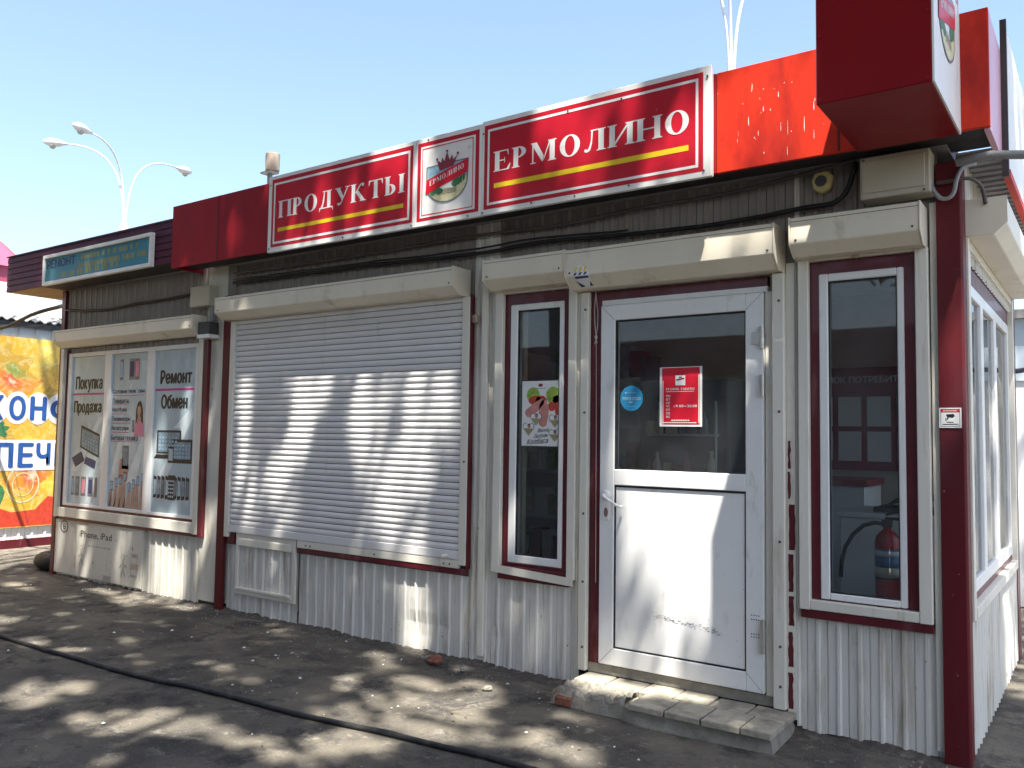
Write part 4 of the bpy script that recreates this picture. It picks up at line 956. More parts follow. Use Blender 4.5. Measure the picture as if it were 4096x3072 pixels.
# fascia of horizontal boards
z = 2.905
for i in range(6):
    h_ = .0608; MB().prism([(-.292, z), (-.300, z+.006), (-.296, z+h_-.004), (-.275, z+h_-.004), (-.275, z)], -9.50, -6.528, 'x').build('fascia_board', 'siding_purple', kk); z += h_
bx('fascia_end', 'siding_purple', kk, -9.50, -9.48, -.272, .6, 2.905, 3.27)
bx('fascia_cap', 'siding_purple', kk, -9.51, -6.528, -.306, -.255, 3.271, 3.285)
kw = part('window', kk)
shutter_box(kw, -8.74, -6.40, 2.468, 2.352, 2.30, .16)
for a in ((-8.69, -8.625, .715, 2.245), (-8.0, -7.885, .715, 2.245), (-7.275, -7.16, .715, 2.245), (-6.535, -6.462, .715, 2.245)):
    bx('frame_upright', 'plastic_white', kw, a[0], a[1], -.022, .03, a[2], a[3], bevel=.004)
for x0, x1 in ((-8.624, -8.001), (-7.884, -7.276), (-7.159, -6.536)):
    bx('frame_rail', 'plastic_white', kw, x0, x1, -.021, .03, .715, .742, bevel=.003); bx('frame_rail', 'plastic_white', kw, x0, x1, -.021, .03, 2.205, 2.245, bevel=.003)
    bx('pane', 'glass', kw, x0, x1, .006, .010, .742, 2.205)
bx('back_board', 'inner_dark', kk, -8.69, -6.46, .05, .06, .70, 2.25)
bx('red_reveal', 'red_paint', kw, -8.74, -8.691, -.012, .02, .70, 2.28); bx('red_reveal', 'red_paint', kw, -8.74, -6.46, -.014, .02, .692, .714)
bx('guide_rail', 'guide_paint', kw, -8.80, -8.742, -.05, -.014, .595, 2.30, bevel=.003)
bx('guide_rail', 'guide_paint', kw, -6.458, -6.392, -.05, -.014, .595, 2.30, bevel=.003)
bx('sill_bar', 'guide_paint', kw, -8.741, -6.459, -.048, -.014, .60, .691, bevel=.004)
bx('red_reveal', 'red_paint', kw, -6.391, -6.325, -.045, -.014, .575, 2.30, bevel=.002)
bx('red_reveal', 'red_paint', kw, -8.70, -6.392, -.040, -.014, .574, .594)
adp = bx('wall_panel', 'cladding_old', kk, -8.79, -7.225, -.026, -.015, .04, .573, bevel=.002)
pa = PL('y', -.026)
pk = thing('phone_advert', (-8.0, -.03, .05), 'faded printed advert panel reading iPhone, iPad under the kiosk window', 'advert')
bx('sheet', 'cladding_old', pk, -8.775, -7.235, -.0285, -.0265, .045, .568)
pa = PL('y', -.0285)
sans(pa, 'iPhone, iPad', -8.31, -7.735, .418, .49, 'lettering', 'print_black', pk, .001, bold=.012, split=True)
flat(pa, ring(-8.61, .505, .078, .066, .056, .046), 'round_emblem', 'print_grey', pk, .001)
flat(pa, ring(-8.615, .518, .026, .018, .014, .009)+ring(-8.605, .492, .026, .018, .014, .009), 'round_emblem', 'print_black', pk, .001)
flat(pa, [[(-8.50, .54), (-8.44, .55), (-8.42, .53), (-8.47, .50)]]+[rc(-8.15+.07*i, .345, -8.10+.07*i, .36) for i in range(6)], 'small_print', 'print_faint', pk, .001)
fig = []
for cx, cz, s in ((-8.27, .25, 1.0), (-7.53, .22, 1.1)):
    fig += ring(cx, cz+.07*s, .03*s, .03*s, .02*s, .02*s, n=12)+line([(cx, cz+.04*s), (cx+.01, cz-.03*s), (cx-.03*s, cz-.10*s)], .022*s)+line([(cx+.01, cz-.03*s), (cx+.04*s, cz-.09*s)], .02*s)+line([(cx-.05*s, cz-.02*s), (cx+.0, cz+.02*s), (cx+.06*s, cz-.01*s)], .016*s)
flat(pa, fig, 'cartoon_phone_figure', 'print_faint', pk, .001)
flat(pa, [rc(-7.40, .31, -7.29, .345), rc(-7.40, .13, -7.29, .155), rc(-7.40, .155, -7.392, .31), rc(-7.298, .155, -7.29, .31), rc(-8.06, .19, -8.02, .205), rc(-7.86, .05, -7.72, .10)], 'phone_picture', 'print_faint', pk, .001)
flat(pa, [rc(-7.41, .20, -7.275, .255), rc(-8.40, .12, -8.36, .24)], 'phone_picture', 'faint_pink', pk, .0006)

# posters on the kiosk panes
PW = PL('y', -.004)
def poster_at(i, x0, x1, label):
    t = thing('window_poster', ((x0+x1)/2, .0, .745), label, 'poster', 'posters on the repair kiosk window panes')
    bx('film', 'film_blue', t, x0, x1, -.003, .004, .744, 2.203); return t
PW = PL('y', -.003)
def phones(t, items, z0, z1):
    for (x, wd, mt) in items:
        flat(PW, [rc(x, z0, x+wd, z1)], 'phone_picture', 'print_grey', t, .001); flat(PW, [rc(x+wd*.14, z0+(z1-z0)*.15, x+wd*.86, z1-(z1-z0)*.12)], 'phone_screen', mt, t, .0018)
t1 = poster_at(0, -8.622, -8.003, 'pale blue window poster reading Покупка, Продажа, leftmost of three')
sans(PW, 'Покупка', -8.565, -8.06, 1.845, 2.005, 'lettering', 'print_black', t1, .001, bold=.055, split=True)
flat(PW, [rc(-8.615, 1.820, -8.02, 1.838)], 'rule', 'print_magenta', t1, .001)
sans(PW, 'Продажа', -8.58, -8.06, 1.615, 1.76, 'lettering', 'print_black', t1, .001, bold=.055, split=True)
flat(PW, [[(-8.42, 1.52), (-8.07, 1.43), (-8.07, 1.20), (-8.43, 1.30)]], 'monitor_picture', 'print_black', t1, .001)
flat(PW, [[(-8.40, 1.49), (-8.085, 1.41), (-8.085, 1.225), (-8.41, 1.315)]], 'monitor_screen', 'print_screen', t1, .0018)
flat(PW, [[(-8.58, 1.19), (-8.40, 1.26), (-8.33, 1.17), (-8.50, 1.10)], [(-8.31, 1.21), (-8.12, 1.17), (-8.14, 1.09), (-8.34, 1.14)]], 'tablet_picture', 'print_navy', t1, .001)
phones(t1, [(-8.56, .045, 'print_sky'), (-8.49, .08, 'print_screen'), (-8.38, .09, 'print_pink'), (-8.25, .09, 'print_navy'), (-8.13, .05, 'print_grey')], .82, 1.01)
t2 = poster_at(1, -7.883, -7.277, 'pale blue window poster listing devices beside a woman with phone, middle of three')
phones(t2, [(-7.76, .06, 'print_sky'), (-7.60, .09, 'print_navy'), (-7.505, .08, 'print_pink')], 1.95, 2.15)
for i, (s_, x1) in enumerate((('Сотовые телефоны', -7.33), ('Планшеты', -7.585), ('Ноутбуки', -7.62), ('Телевизоры', -7.55), ('Аксессуары', -7.57), ('Бытовая техника', -7.41))):
    zz = 1.815-.0875*i; sans(PW, s_, -7.865, x1, zz, zz+.05, 'lettering', 'print_navy', t2, .001, bold=.03)
    flat(PW, [rc(-7.865, zz-.014, x1, zz-.009)], 'rule', 'print_magenta', t2, .001)
flat(PW, [disc(-7.40, 1.66, .05, .09, 16), [(-7.455, 1.68), (-7.345, 1.68), (-7.33, 1.52), (-7.46, 1.52)]], 'picture_hair', 'print_hair', t2, .001)
flat(PW, [disc(-7.405, 1.655, .03, .05, 14), [(-7.42, 1.62), (-7.385, 1.62), (-7.36, 1.54), (-7.44, 1.54)]], 'picture_face', 'print_skin', t2, .0016)
flat(PW, [[(-7.48, 1.42), (-7.31, 1.42), (-7.32, 1.53), (-7.37, 1.56), (-7.43, 1.56), (-7.46, 1.53)]], 'picture_clothing', 'print_pink', t2, .0022)
phones(t2, [(-7.515, .04, 'print_screen')], 1.46, 1.57)
flat(PW, [[(-7.72, 1.02), (-7.56, 1.00), (-7.54, 1.14), (-7.60, 1.22), (-7.70, 1.2)]], 'picture_hand', 'print_skin', t2, .001)
phones(t2, [(-7.66, .11, 'print_screen')], 1.11, 1.33)
flat(PW, [[(-7.87+.075*k, .75), (-7.80+.075*k, .75), (-7.81+.073*k+.01*(k % 3), .90+.03*((k*5) % 4)), (-7.85+.073*k+.01*(k % 3), .91+.03*((k*5) % 4))] for k in range(8)], 'picture_hand', 'print_skin', t2, .001)
flat(PW, [[(-7.86+.08*k, .75), (-7.83+.08*k, .75), (-7.82+.08*k, .86)] for k in range(4)], 'picture_hand', 'print_hair', t2, .0016)
for k in range(8): phones(t2, [(-7.84+.073*k, .045, 'print_sky')], .90+.03*((k*5) % 4), .99+.03*((k*5) % 4))
for t_, x0_ in ((t1, -8.60), (t2, -7.86)):
    pass
flat(PW, [[(-8.60, 1.06), (-8.45, 1.06), (-8.02, 1.60), (-8.10, 1.60)], [(-8.30, .76), (-8.2, .76), (-8.02, 1.1), (-8.02, 1.2)]], 'light_beam', 'film_pale', t1, .0004)
flat(PW, [[(-7.6, .98), (-7.42, .98), (-7.29, 1.4), (-7.29, 1.5)], [(-7.87, 1.0), (-7.80, 1.0), (-7.68, 1.36), (-7.74, 1.36)]], 'light_beam', 'film_pale', t2, .0004)
flat(PW, [rc(-8.38+.05*(k % 6), 1.30+.035*(k//6)-.012*(k % 6), -8.36+.05*(k % 6), 1.315+.035*(k//6)-.012*(k % 6)) for k in range(24)], 'icon_picture', 'print_sky', t1, .0024)['kind'] = 'stuff'
t3 = poster_at(2, -7.158, -6.537, 'pale blue window poster reading Ремонт, Обмен over laptop and tablet, rightmost of three')
sans(PW, 'Ремонт', -7.085, -6.60, 1.90, 2.02, 'lettering', 'print_black', t3, .001, bold=.055, split=True)
flat(PW, [rc(-7.15, 1.835, -6.545, 1.856)], 'rule', 'print_magenta', t3, .001)
sans(PW, 'Обмен', -7.06, -6.65, 1.675, 1.80, 'lettering', 'print_black', t3, .001, bold=.055, split=True)
flat(PW, [rc(-7.10, 1.27, -6.73, 1.48), [(-7.14, 1.225), (-6.9, 1.225), (-6.9, 1.262), (-7.10, 1.262)]], 'laptop_picture', 'print_black', t3, .001)
flat(PW, [rc(-7.08, 1.285, -6.75, 1.46)], 'laptop_screen', 'print_screen', t3, .0016)
flat(PW, [rc(-6.86, 1.19, -6.555, 1.40)], 'tablet_picture', 'print_black', t3, .0022); flat(PW, [rc(-6.835, 1.225, -6.58, 1.375)], 'tablet_screen', 'print_screen', t3, .0028)
flat(PW, [rc(-6.915, 1.19, -6.83, 1.335)], 'phone_picture', 'print_black', t3, .0034); flat(PW, [rc(-6.905, 1.21, -6.84, 1.315)], 'phone_screen', 'film_blue', t3, .004)
for k in range(9):
    x = -7.13+.062*k; hgt = .012*abs(k-4)
    if k == 4: flat(PW, [rc(x-.02, .86, x+.09, 1.08)], 'phone_picture', 'print_black', t3, .0012)
    else: flat(PW, [[(x, .855+hgt*.3), (x+.052, .875), (x+.052, 1.06), (x, 1.08-hgt*.2)]], 'phone_picture', 'print_black', t3, .001); flat(PW, [[(x+.008, .90), (x+.046, .905), (x+.046, 1.03), (x+.008, 1.04)]], 'phone_screen', ('film_blue', 'print_screen', 'print_grey')[k % 3], t3, .0018)
flat(PW, [rc(-6.895+.03*(i % 3), .885+.034*(i//3), -6.873+.03*(i % 3), .90+.034*(i//3)) for i in range(15)], 'key_picture', 'film_blue', t3, .002)

flat(PW, [[(-7.15, .95), (-7.0, .95), (-6.55, 1.62), (-6.55, 1.75)], [(-6.85, 1.5), (-6.7, 1.5), (-6.55, 1.68), (-6.6, 1.68)]], 'light_beam', 'film_pale', t3, .0004)
flat(PW, [rc(-6.825+.042*(k % 6), 1.235+.034*(k//6), -6.80+.042*(k % 6), 1.253+.034*(k//6)) for k in range(24)]+[rc(-7.06+.05*(k % 6), 1.30+.035*(k//6), -7.035+.05*(k % 6), 1.318+.035*(k//6)) for k in range(24)], 'icon_picture', 'print_sky', t3, .0031)['kind'] = 'stuff'
# blue roof sign of the kiosk
ks = thing('sign_board', (-7.7, -.31, 2.89), 'faded teal kiosk sign reading РЕМОНТ in a white frame on the purple fascia', 'sign')
m = MB()
for q in ((-8.655, -6.765, 2.892, 2.925), (-8.655, -6.765, 3.158, 3.192), (-8.655, -8.622, 2.925, 3.158), (-6.798, -6.765, 2.925, 3.158)): m.box(q[0], q[1], -.345, -.306, q[2], q[3])
m.build('frame', 'sign_white', ks, .003)
bx('face', 'sign_teal', ks, -8.622, -6.798, -.330, -.31, 2.925, 3.158)
pt = PL('y', -.33)
sans(pt, 'РЕМОНТ', -8.60, -8.05, 3.055, 3.135, 'lettering', 'print_navy', ks, .001, bold=.03)
rt = random.Random(9); q = []
for zz, a, b in ((3.08, -7.95, -6.95), (3.0, -8.0, -6.84), (2.945, -8.3, -7.3)):
    x = a
    while x < b: wd = rt.uniform(.03, .055); q.append(rc(x, zz, x+wd, zz+.05)); x += wd+rt.choice((.012, .012, .05))
flat(pt, q, 'lettering', 'sign_dull_yellow', ks, .001)

# =================================================================== fruit shop across the gap on the left
fs = thing('sweet_shop', (-12.2, .2, 0), 'neighbouring kiosk with corrugated awning at the far left edge', 'kiosk')
FX = -11.18
clad('cladding_sheet', fs, -2.5, 1.9, .10, .30, 'far_white', at=FX-.02, axis='y', pitch=.16)
bx('base_board', 'red_paint', fs, FX-.05, FX+.01, -2.5, 1.9, -.02, .10)
bx('wall', 'far_white', fs, FX-1.8, FX-.06, -2.5, 1.9, .0, 2.75)
bx('upper_wall', 'far_white', fs, FX-1.8, FX-.45, -2.5, 1.9, 2.75, 3.36)
for i in range(18): bx('wall_rib', 'far_white', fs, FX-.45, FX-.435, -2.4+.24*i, -2.32+.24*i, 2.95, 3.36)
v = []; fc = []; ny = 180
for j in range(ny+1):
    y = -2.6+4.6*j/ny; zz = .018*math.sin(2*math.pi*y/.115)
    v += [(FX-.5, y, 2.99+zz), (FX+.06, y, 2.845+zz), (FX+.06, y, 2.83+zz), (FX-.5, y, 2.975+zz)]
for j in range(ny):
    for k in range(4): fc.append((j*4+k, j*4+(k+1) % 4, (j+1)*4+(k+1) % 4, (j+1)*4+k))
MB().add(v, fc).build('awning', 'roof_grey', fs, fix=False)
bx('awning_beam', 'inner_dark', fs, FX+.0, FX+.035, -2.6, 2.0, 2.745, 2.81)
for i in range(22):
    bx('grille_bar', 'steel_grey', fs, FX+.005, FX+.013, -2.4+.2*i, -2.392+.2*i, 2.625, 2.743)
bx('grille_back', 'far_bluewhite', fs, FX-.03, FX-.01, -2.5, 1.9, 2.62, 2.75)
bn = thing('fruit_banner', (FX, -.2, .28), 'bright yellow fruit banner with blue letters КОНФ and ПЕЧ at the far left', 'banner')
bx('sheet', 'fruit_print', bn, FX, FX+.012, -2.5, 1.9, .25, 2.62)
pb = PL('x', FX+.012)
flat(pb, ring(.74, .78, .20, .23, .185, .213, n=24)+ring(.74, .78, .13, .15, .12, .138, n=20), 'slice_swirl', 'print_field', bn, .0016)
flat(pb, [[(.45, .26), (.47, .50), (.62, .44), (.9, .46), (1.05, .62), (1.3, .58), (1.3, .26)]], 'red_fruit', 'print_tomato', bn, .0005)
flat(pb, [[(.36+(.15+.03*math.sin(5*a))*math.cos(a), .60+(.32+.04*math.sin(4*a+1))*math.sin(a)) for a in [k*.26 for k in range(24)]], [(.42+(.11+.03*math.sin(7*a))*math.cos(a), 1.46+(.10+.03*math.sin(6*a))*math.sin(a)) for a in [k*.26 for k in range(24)]]], 'green_fruit', 'print_green', bn, .0007)
for s_, a, b in (('К', .28, .47), ('О', .53, .73), ('Н', .78, .985), ('Ф', 1.03, 1.30), ('Е', 1.36, 1.52)):
    flat(pb, [disc((a+b)/2, 1.735, (b-a)/2+.055, .205, 24)], 'letter_halo', 'print_white', bn, .0012+.0002*int(a*10)); sans(pb, s_, a, b, 1.59, 1.88, 'lettering', 'banner_blue', bn, .005, bold=.035)
for s_, a, b in (('П', .40, .607), ('Е', .661, .85), ('Ч', .88, 1.06), ('Е', 1.11, 1.28)):
    flat(pb, [rc(a-.05, .955, b+.05, 1.335)], 'letter_halo', 'print_white', bn, .0012+.0002*int(a*10)); sans(pb, s_, a, b, .998, 1.293, 'lettering', 'banner_blue', bn, .005, bold=.035)
rv = thing('roof_vent', (-12.9, 2.9, 3.3), 'low grey purple box standing on a roof behind the kiosk fascia', 'vent')
bx('casing', 'siding_purple', rv, -13.27, -12.4, 2.5, 3.2, 2.76, 4.50)
for i in range(3): bx('louvre', 'dark_metal', rv, -13.2, -12.5, 2.488, 2.499, 3.9+.15*i, 3.96+.15*i)
cable('street_cable', [(-8.86, .0, 2.74), (-9.3, .15, 2.80), (-9.8, .1, 2.74), (-10.6, .0, 2.60), (-12.5, -.5, 2.60)], .022, 'cable_black', 'thick black cable bundle strung from the repair kiosk to the left', .01)
cable('street_cable', [(-8.86, .0, 2.62), (-9.8, .05, 2.60), (-11.1, .1, 2.70)], .004, 'cable_black', 'thin wire strung from the kiosk corner to the sweet shop awning', .01)
ty = thing('old_tyre', (-9.2, .25, 0), 'dark old tyre lying on the ground behind the kiosk corner', 'tyre')
m = MB(); N1, N2 = 28, 10; v = []; fc = []
for i in range(N1):
    a = 2*math.pi*i/N1
    for k in range(N2):
        b = 2*math.pi*k/N2; rd = .21+.09*math.cos(b); v.append((-9.2+rd*math.cos(a), .30+rd*math.sin(a), .085+.085*math.sin(b)))
for i in range(N1):
    for k in range(N2): fc.append((i*N2+k, ((i+1) % N1)*N2+k, ((i+1) % N1)*N2+(k+1) % N2, i*N2+(k+1) % N2))
m.add(v, fc).build('tread', 'black_rubber', ty, smooth=True)

# =================================================================== roofs and lamps behind
ch = thing('flue_pipe', (-7.5, 1.5, 3.0), 'rusty flue pipe with wider cap rising behind the ПРОДУКТЫ sign', 'pipe')
MB().tube([(-7.54, 1.5, 2.99), (-7.54, 1.5, 4.32)], .028, 12).build('pipe', 'pipe_grey', ch, smooth=True)
MB().lathe([(.075, 0), (.078, .005), (.078, .19), (.07, .195)], (-7.50, 1.5, 4.345), 16).build('cap', 'rust_steel', ch)
bx('collar', 'steel_grey', ch, -7.63, -7.46, 1.44, 1.56, 4.325, 4.344)

def lamp(base, fork_z, head_z, offs, label):
    t = thing('street_lamp', base, label, 'street lamp', 'three armed street lamps behind the shops')
    bx_, by_ = base[0], base[1]
    MB().tube([(bx_, by_, 0), (bx_, by_, 8.85)], [.17, .13], 12).build('pole', 'steel_white', t, smooth=True)
    MB().lathe([(.20, 0), (.20, .45), (.13, .75)], (bx_, by_, 8.6), 14).build('collar', 'steel_grey', t, smooth=False)
    for k, (dx, dy) in enumerate(offs):
        e = Vector((bx_+dx, by_+dy, head_z)); s = Vector((bx_+.05*dx/2, by_+.05*dy/2, 8.9)); L = Vector((dx, dy, 0)).normalized()
        pts = []
        for i in range(15):
            q = i/14; hz = 8.9+(head_z-.25-8.9)*(1-(1-q)**2.0); rr_ = (q**2.3)
            pts.append((bx_+dx*rr_*.8+.04*L.x, by_+dy*rr_*.8+.04*L.y, hz))
        MB().tube(pts, [.042-.014*i/14 for i in range(15)], 10).build('arm', 'steel_white', t, smooth=True)
        c0 = Vector(pts[-1]); di = (Vector(pts[-1])-Vector(pts[-3])).normalized(); di = (di+L*1.2).normalized()
        c1 = c0+di*.75
        hb = MB().tube([c0-di*.02, c0+di*.12, c0+di*.3, c0+di*.6, c0+di*.8], [.045, .08, .15, .16, .06], 12)
        hb = hb.build('lamp_head', 'steel_white', t, smooth=True)
        cc = c0+di*.48
        MB().lathe([(.13, 0), (.12, -.08), (.08, -.16), (.02, -.19)], (cc.x, cc.y, cc.z-.06), 14).build('lamp_glass', 'steel_grey', hb, smooth=True)
    return t
lamp((-30.5, 12.95, 0), 10.6, 12.5, ((-1.9, -1.9), (.5, -2.0), (-.7, 3.0)), 'white three armed street lamp at the left behind the kiosk roof')
lamp((-6.86, 13.6, 0), 10.6, 12.6, ((-.9, -1.5), (.35, -1.6), (1.3, .6)), 'white three armed street lamp rising behind the red fascia')

tw = thing('turret', (-40.5, 13, 0), 'pink tent roofed turret far away at the left edge', 'tower')
def ngon(r_, z, n=8, c=(-40.5, 12.75)): return [(c[0]+r_*math.cos(2*math.pi*(i+.5)/n), c[1]+r_*math.sin(2*math.pi*(i+.5)/n), z) for i in range(n)]
m = MB(); a = ngon(1.5, 8.55); m.add(a+[(-40.5, 12.75, 9.95)], [(i, (i+1) % 8, 8) for i in range(8)]+[tuple(range(8))]); m.build('roof', 'far_pink', tw, fix=True)
for i in range(8):
    p = Vector(a[i]); MB().tube([p, Vector((-40.5, 12.75, 9.95))], .03, 5).build('roof_seam', 'far_pink_dark', tw)
m = MB(); b1 = ngon(1.35, 7.3); b2 = ngon(1.35, 8.55); m.add(b1+b2, [(i, (i+1) % 8, 8+(i+1) % 8, 8+i) for i in range(8)]); m.build('wall', 'far_pink_dark', tw)
m = MB(); b1 = ngon(1.8, 0); b2 = ngon(1.8, 7.29); m.add(b1+b2, [(i, (i+1) % 8, 8+(i+1) % 8, 8+i) for i in range(8)]+[tuple(8+i for i in range(8))]); m.build('lower_wall', 'far_white', tw)

# white kiosk behind the right end
nk = thing('white_kiosk', (.6, 6, 0), 'bright white kiosk standing behind the end of the pavilion at the right edge', 'kiosk')
bx('wall', 'far_white', nk, -1.2, 3.2, 4.6, 8, 0, 2.05)
bx('upper_wall', 'far_bluewhite', nk, -1.2, 3.2, 4.58, 8, 2.051, 2.62)
for i in range(9): bx('wall_rib', 'far_bluewhite', nk, -1.1+.5*i, -.95+.5*i, 4.56, 4.58, 2.06, 2.6)
bx('roof_edge', 'steel_grey', nk, -1.3, 3.3, 4.5, 8.1, 2.62, 2.70)
cable('street_cable', [(-.60, 2.5, 1.98), (-.3, 2.9, 2.03), (.4, 3.6, 1.98), (1.6, 4.4, 1.8)], .018, 'cable_black', 'dark cable strung from the pavilion end wall to the white kiosk', .01)
cable('overhead_wire', [(-1.0, 9, 5.7), (6, 9, 5.5), (20, 12, 6)], .012, 'cable_black', 'upper thin overhead wire at the right edge of the sky', .01)
cable('overhead_wire', [(-1.0, 9, 5.35), (6, 9, 5.1), (20, 12, 5.5)], .012, 'cable_black', 'lower thin overhead wire at the right edge of the sky', .01)

# =================================================================== hose on the ground, crumbs, fluff
hp = [(-9.2, -1.45), (-7.4, -1.52), (-6.46, -1.55), (-5.79, -1.557), (-5.28, -1.52), (-4.74, -1.494), (-4.3, -1.443), (-3.89, -1.40), (-3.37, -1.361), (-3.0, -1.323), (-2.58, -1.289), (-2.29, -1.267), (-1.6, -1.23), (-.6, -1.22), (1.2, -1.3)]
pts = []
for (a, b), (c, d) in zip(hp[:-1], hp[1:]):
    for k in range(5):
        t = k/5; x = a+(c-a)*t; y = b+(d-b)*t+.010*mnoise.noise(Vector((x*1.2, 0, 0))); pts.append((x, y, gz(x, y)+.014))
hs_ = MB().tube(pts, [.0145+.0022*mnoise.noise(Vector((p[0]*6, 0, 3))) for p in pts], 8).build('ground_hose', 'black_rubber', origin=(-4, -1.45, 0), smooth=True)
tag(hs_, 'long black rubber hose lying across the ground in front of the shops', 'hose')
v = []; fc = []; nx = 420; ny = 6
for i in range(nx+1):
    x = -8.9+8.45*i/nx; wd = .10+.06*mnoise.noise(Vector((x*2.3, 0, 9)))
    for j in range(ny+1):
        t = j/ny; y = .012-wd*t; hgt = (.030+.022*mnoise.noise(Vector((x*3.7, 5, 1))))*(1-t)**1.3
        v.append((x, y, gz(x, y)-.002+hgt+.009*mnoise.noise(Vector((x*34, y*34, 1)))*(1-t*.8)-(.012 if j == ny else 0)))
for i in range(nx):
    for j in range(ny): fc.append((i*(ny+1)+j, i*(ny+1)+j+1, (i+1)*(ny+1)+j+1, (i+1)*(ny+1)+j))
tag(MB().add(v, fc).build('soil', 'soil', fix=False, smooth=True), 'dark drift of soil and crumbs along the foot of the shop walls', 'soil', kind='stuff')
rn = random.Random(21); m = MB()
for i in range(1500):
    if rn.random() < .6: x = rn.uniform(-8.8, -.4); y = -abs(rn.gauss(0, .16))-.02
    else: x = rn.uniform(-9, 1); y = rn.uniform(-3.2, -.2)
    if -2.62 < x < -1.32 and y > -.44: continue
    s = rn.choice((.003, .004, .006, .010)); z = gz(x, y)
    q = [(x+s*rn.uniform(.6, 1.2)*math.cos(a+.4), y+s*rn.uniform(.6, 1.2)*math.sin(a+.4), z-.001) for a in (0, 1.57, 3.14, 4.71)]
    m.add(q+[(x+s*.2, y, z+s*.8)], [(0, 1, 4), (1, 2, 4), (2, 3, 4), (3, 0, 4)])
tag(m.build('gravel_crumbs', 'pebble', fix=False), 'scattered crumbs of gravel and mortar along the wall foot', 'gravel', kind='stuff')
m = MB()
for i in range(100):
    x = rn.uniform(-8.5, -.3); y = -abs(rn.gauss(0, 1.0))-.04
    if y < -3.2 or (-2.62 < x < -1.32 and y > -.44): continue
    s = rn.choice((.004, .005, .008, .012)); z = gz(x, y)+s*.3
    q = [(x+s*rn.uniform(.5, 1.3)*math.cos(k*1.05), y+s*rn.uniform(.5, 1.3)*math.sin(k*1.05), z+rn.uniform(-.3, .5)*s) for k in range(6)]
    m.add(q+[(x, y, z+s*.8)], [(k, (k+1) % 6, 6) for k in range(6)])
tag(m.build('poplar_fluff', 'fluff', fix=False), 'white flecks of poplar fluff lying on the ground', 'fluff', kind='stuff')
m = MB()
for i in range(70):
    x = rn.uniform(-8.5, .3); y = -.05-abs(rn.gauss(0, .9))
    if y < -3.3 or (-2.62 < x < -1.32 and y > -.44): continue
    L_ = rn.uniform(.018, .04); a = rn.uniform(0, 6.3); z = gz(x, y)+.004; d = Vector((math.cos(a), math.sin(a), rn.uniform(-.1, .25))); q = Vector((-math.sin(a), math.cos(a), rn.uniform(-.2, .2))); p = Vector((x, y, z+.004))
    m.add([p-d*L_*.5, p+q*L_*.3+Vector((0, 0, .004)), p+d*L_*.5, p-q*L_*.3+Vector((0, 0, .003))], [(0, 1, 2), (0, 2, 3)])
tag(m.build('fallen_leaves', 'dry_leaf', fix=False), 'small dry leaves strewn over the ground', 'leaves', kind='stuff')
for (x, y, s) in ((-3.62, -.16, .055), (-3.70, -.13, .035), (-3.0, -.42, .03), (-3.35, -.2, .03)):
    m = MB(); v = []
    for i in range(5):
        for k in range(8):
            a = R(-80+40*i); b = R(45*k); d = s*(1+.35*mnoise.noise(Vector((i*.9+x*9, k*.8, 2)))); v.append((x+d*math.cos(a)*math.cos(b), y+d*math.cos(a)*math.sin(b), s*.35+d*.6*math.sin(a)))
    m.add(v, [(i*8+k, i*8+(k+1) % 8, (i+1)*8+(k+1) % 8, (i+1)*8+k) for i in range(4) for k in range(8)]+[tuple(range(8)), tuple(32+k for k in range(8))])
    o = m.build('rubble_lump', 'brick_red' if s > .05 else 'concrete', origin=(x, y, 0))
    tag(o, {.055: 'biggest reddish rubble lump by the hole under the cladding', .035: 'grey rubble lump beside the reddish one at the wall', .03: ('small grey rubble lump lying furthest from the wall' if y < -.3 else 'small grey rubble lump between the wall and the doorstep')}[s], 'rubble')

# =================================================================== the row of stalls behind the viewer (seen in the glass)
ok = thing('opposite_stalls', (-6, -10, 0), 'row of low stalls across the path mirrored in the door glass', 'kiosk')
bx('wall', 'stall_wall', ok, -20, 3, -13, -9.0, 0, 2.75)
bx('fascia_board', 'fascia_maroon', ok, -20.2, 3.2, -8.8, -8.7, 2.55, 3.15)
bx('roof', 'roof_grey', ok, -20.2, 3.2, -13, -8.81, 3.0, 3.12)
for i in range(8):
    x = -19.4+2.8*i
    bx('window', 'inner_dark', ok, x, x+1.9, -8.99, -8.96, .9, 2.2); bx('window_sill', 'guide_paint', ok, x-.1, x+2.0, -8.99, -8.9, .82, .89); bx('mullion', 'guide_paint', ok, x+.9, x+1.0, -8.955, -8.94, .9, 2.2)

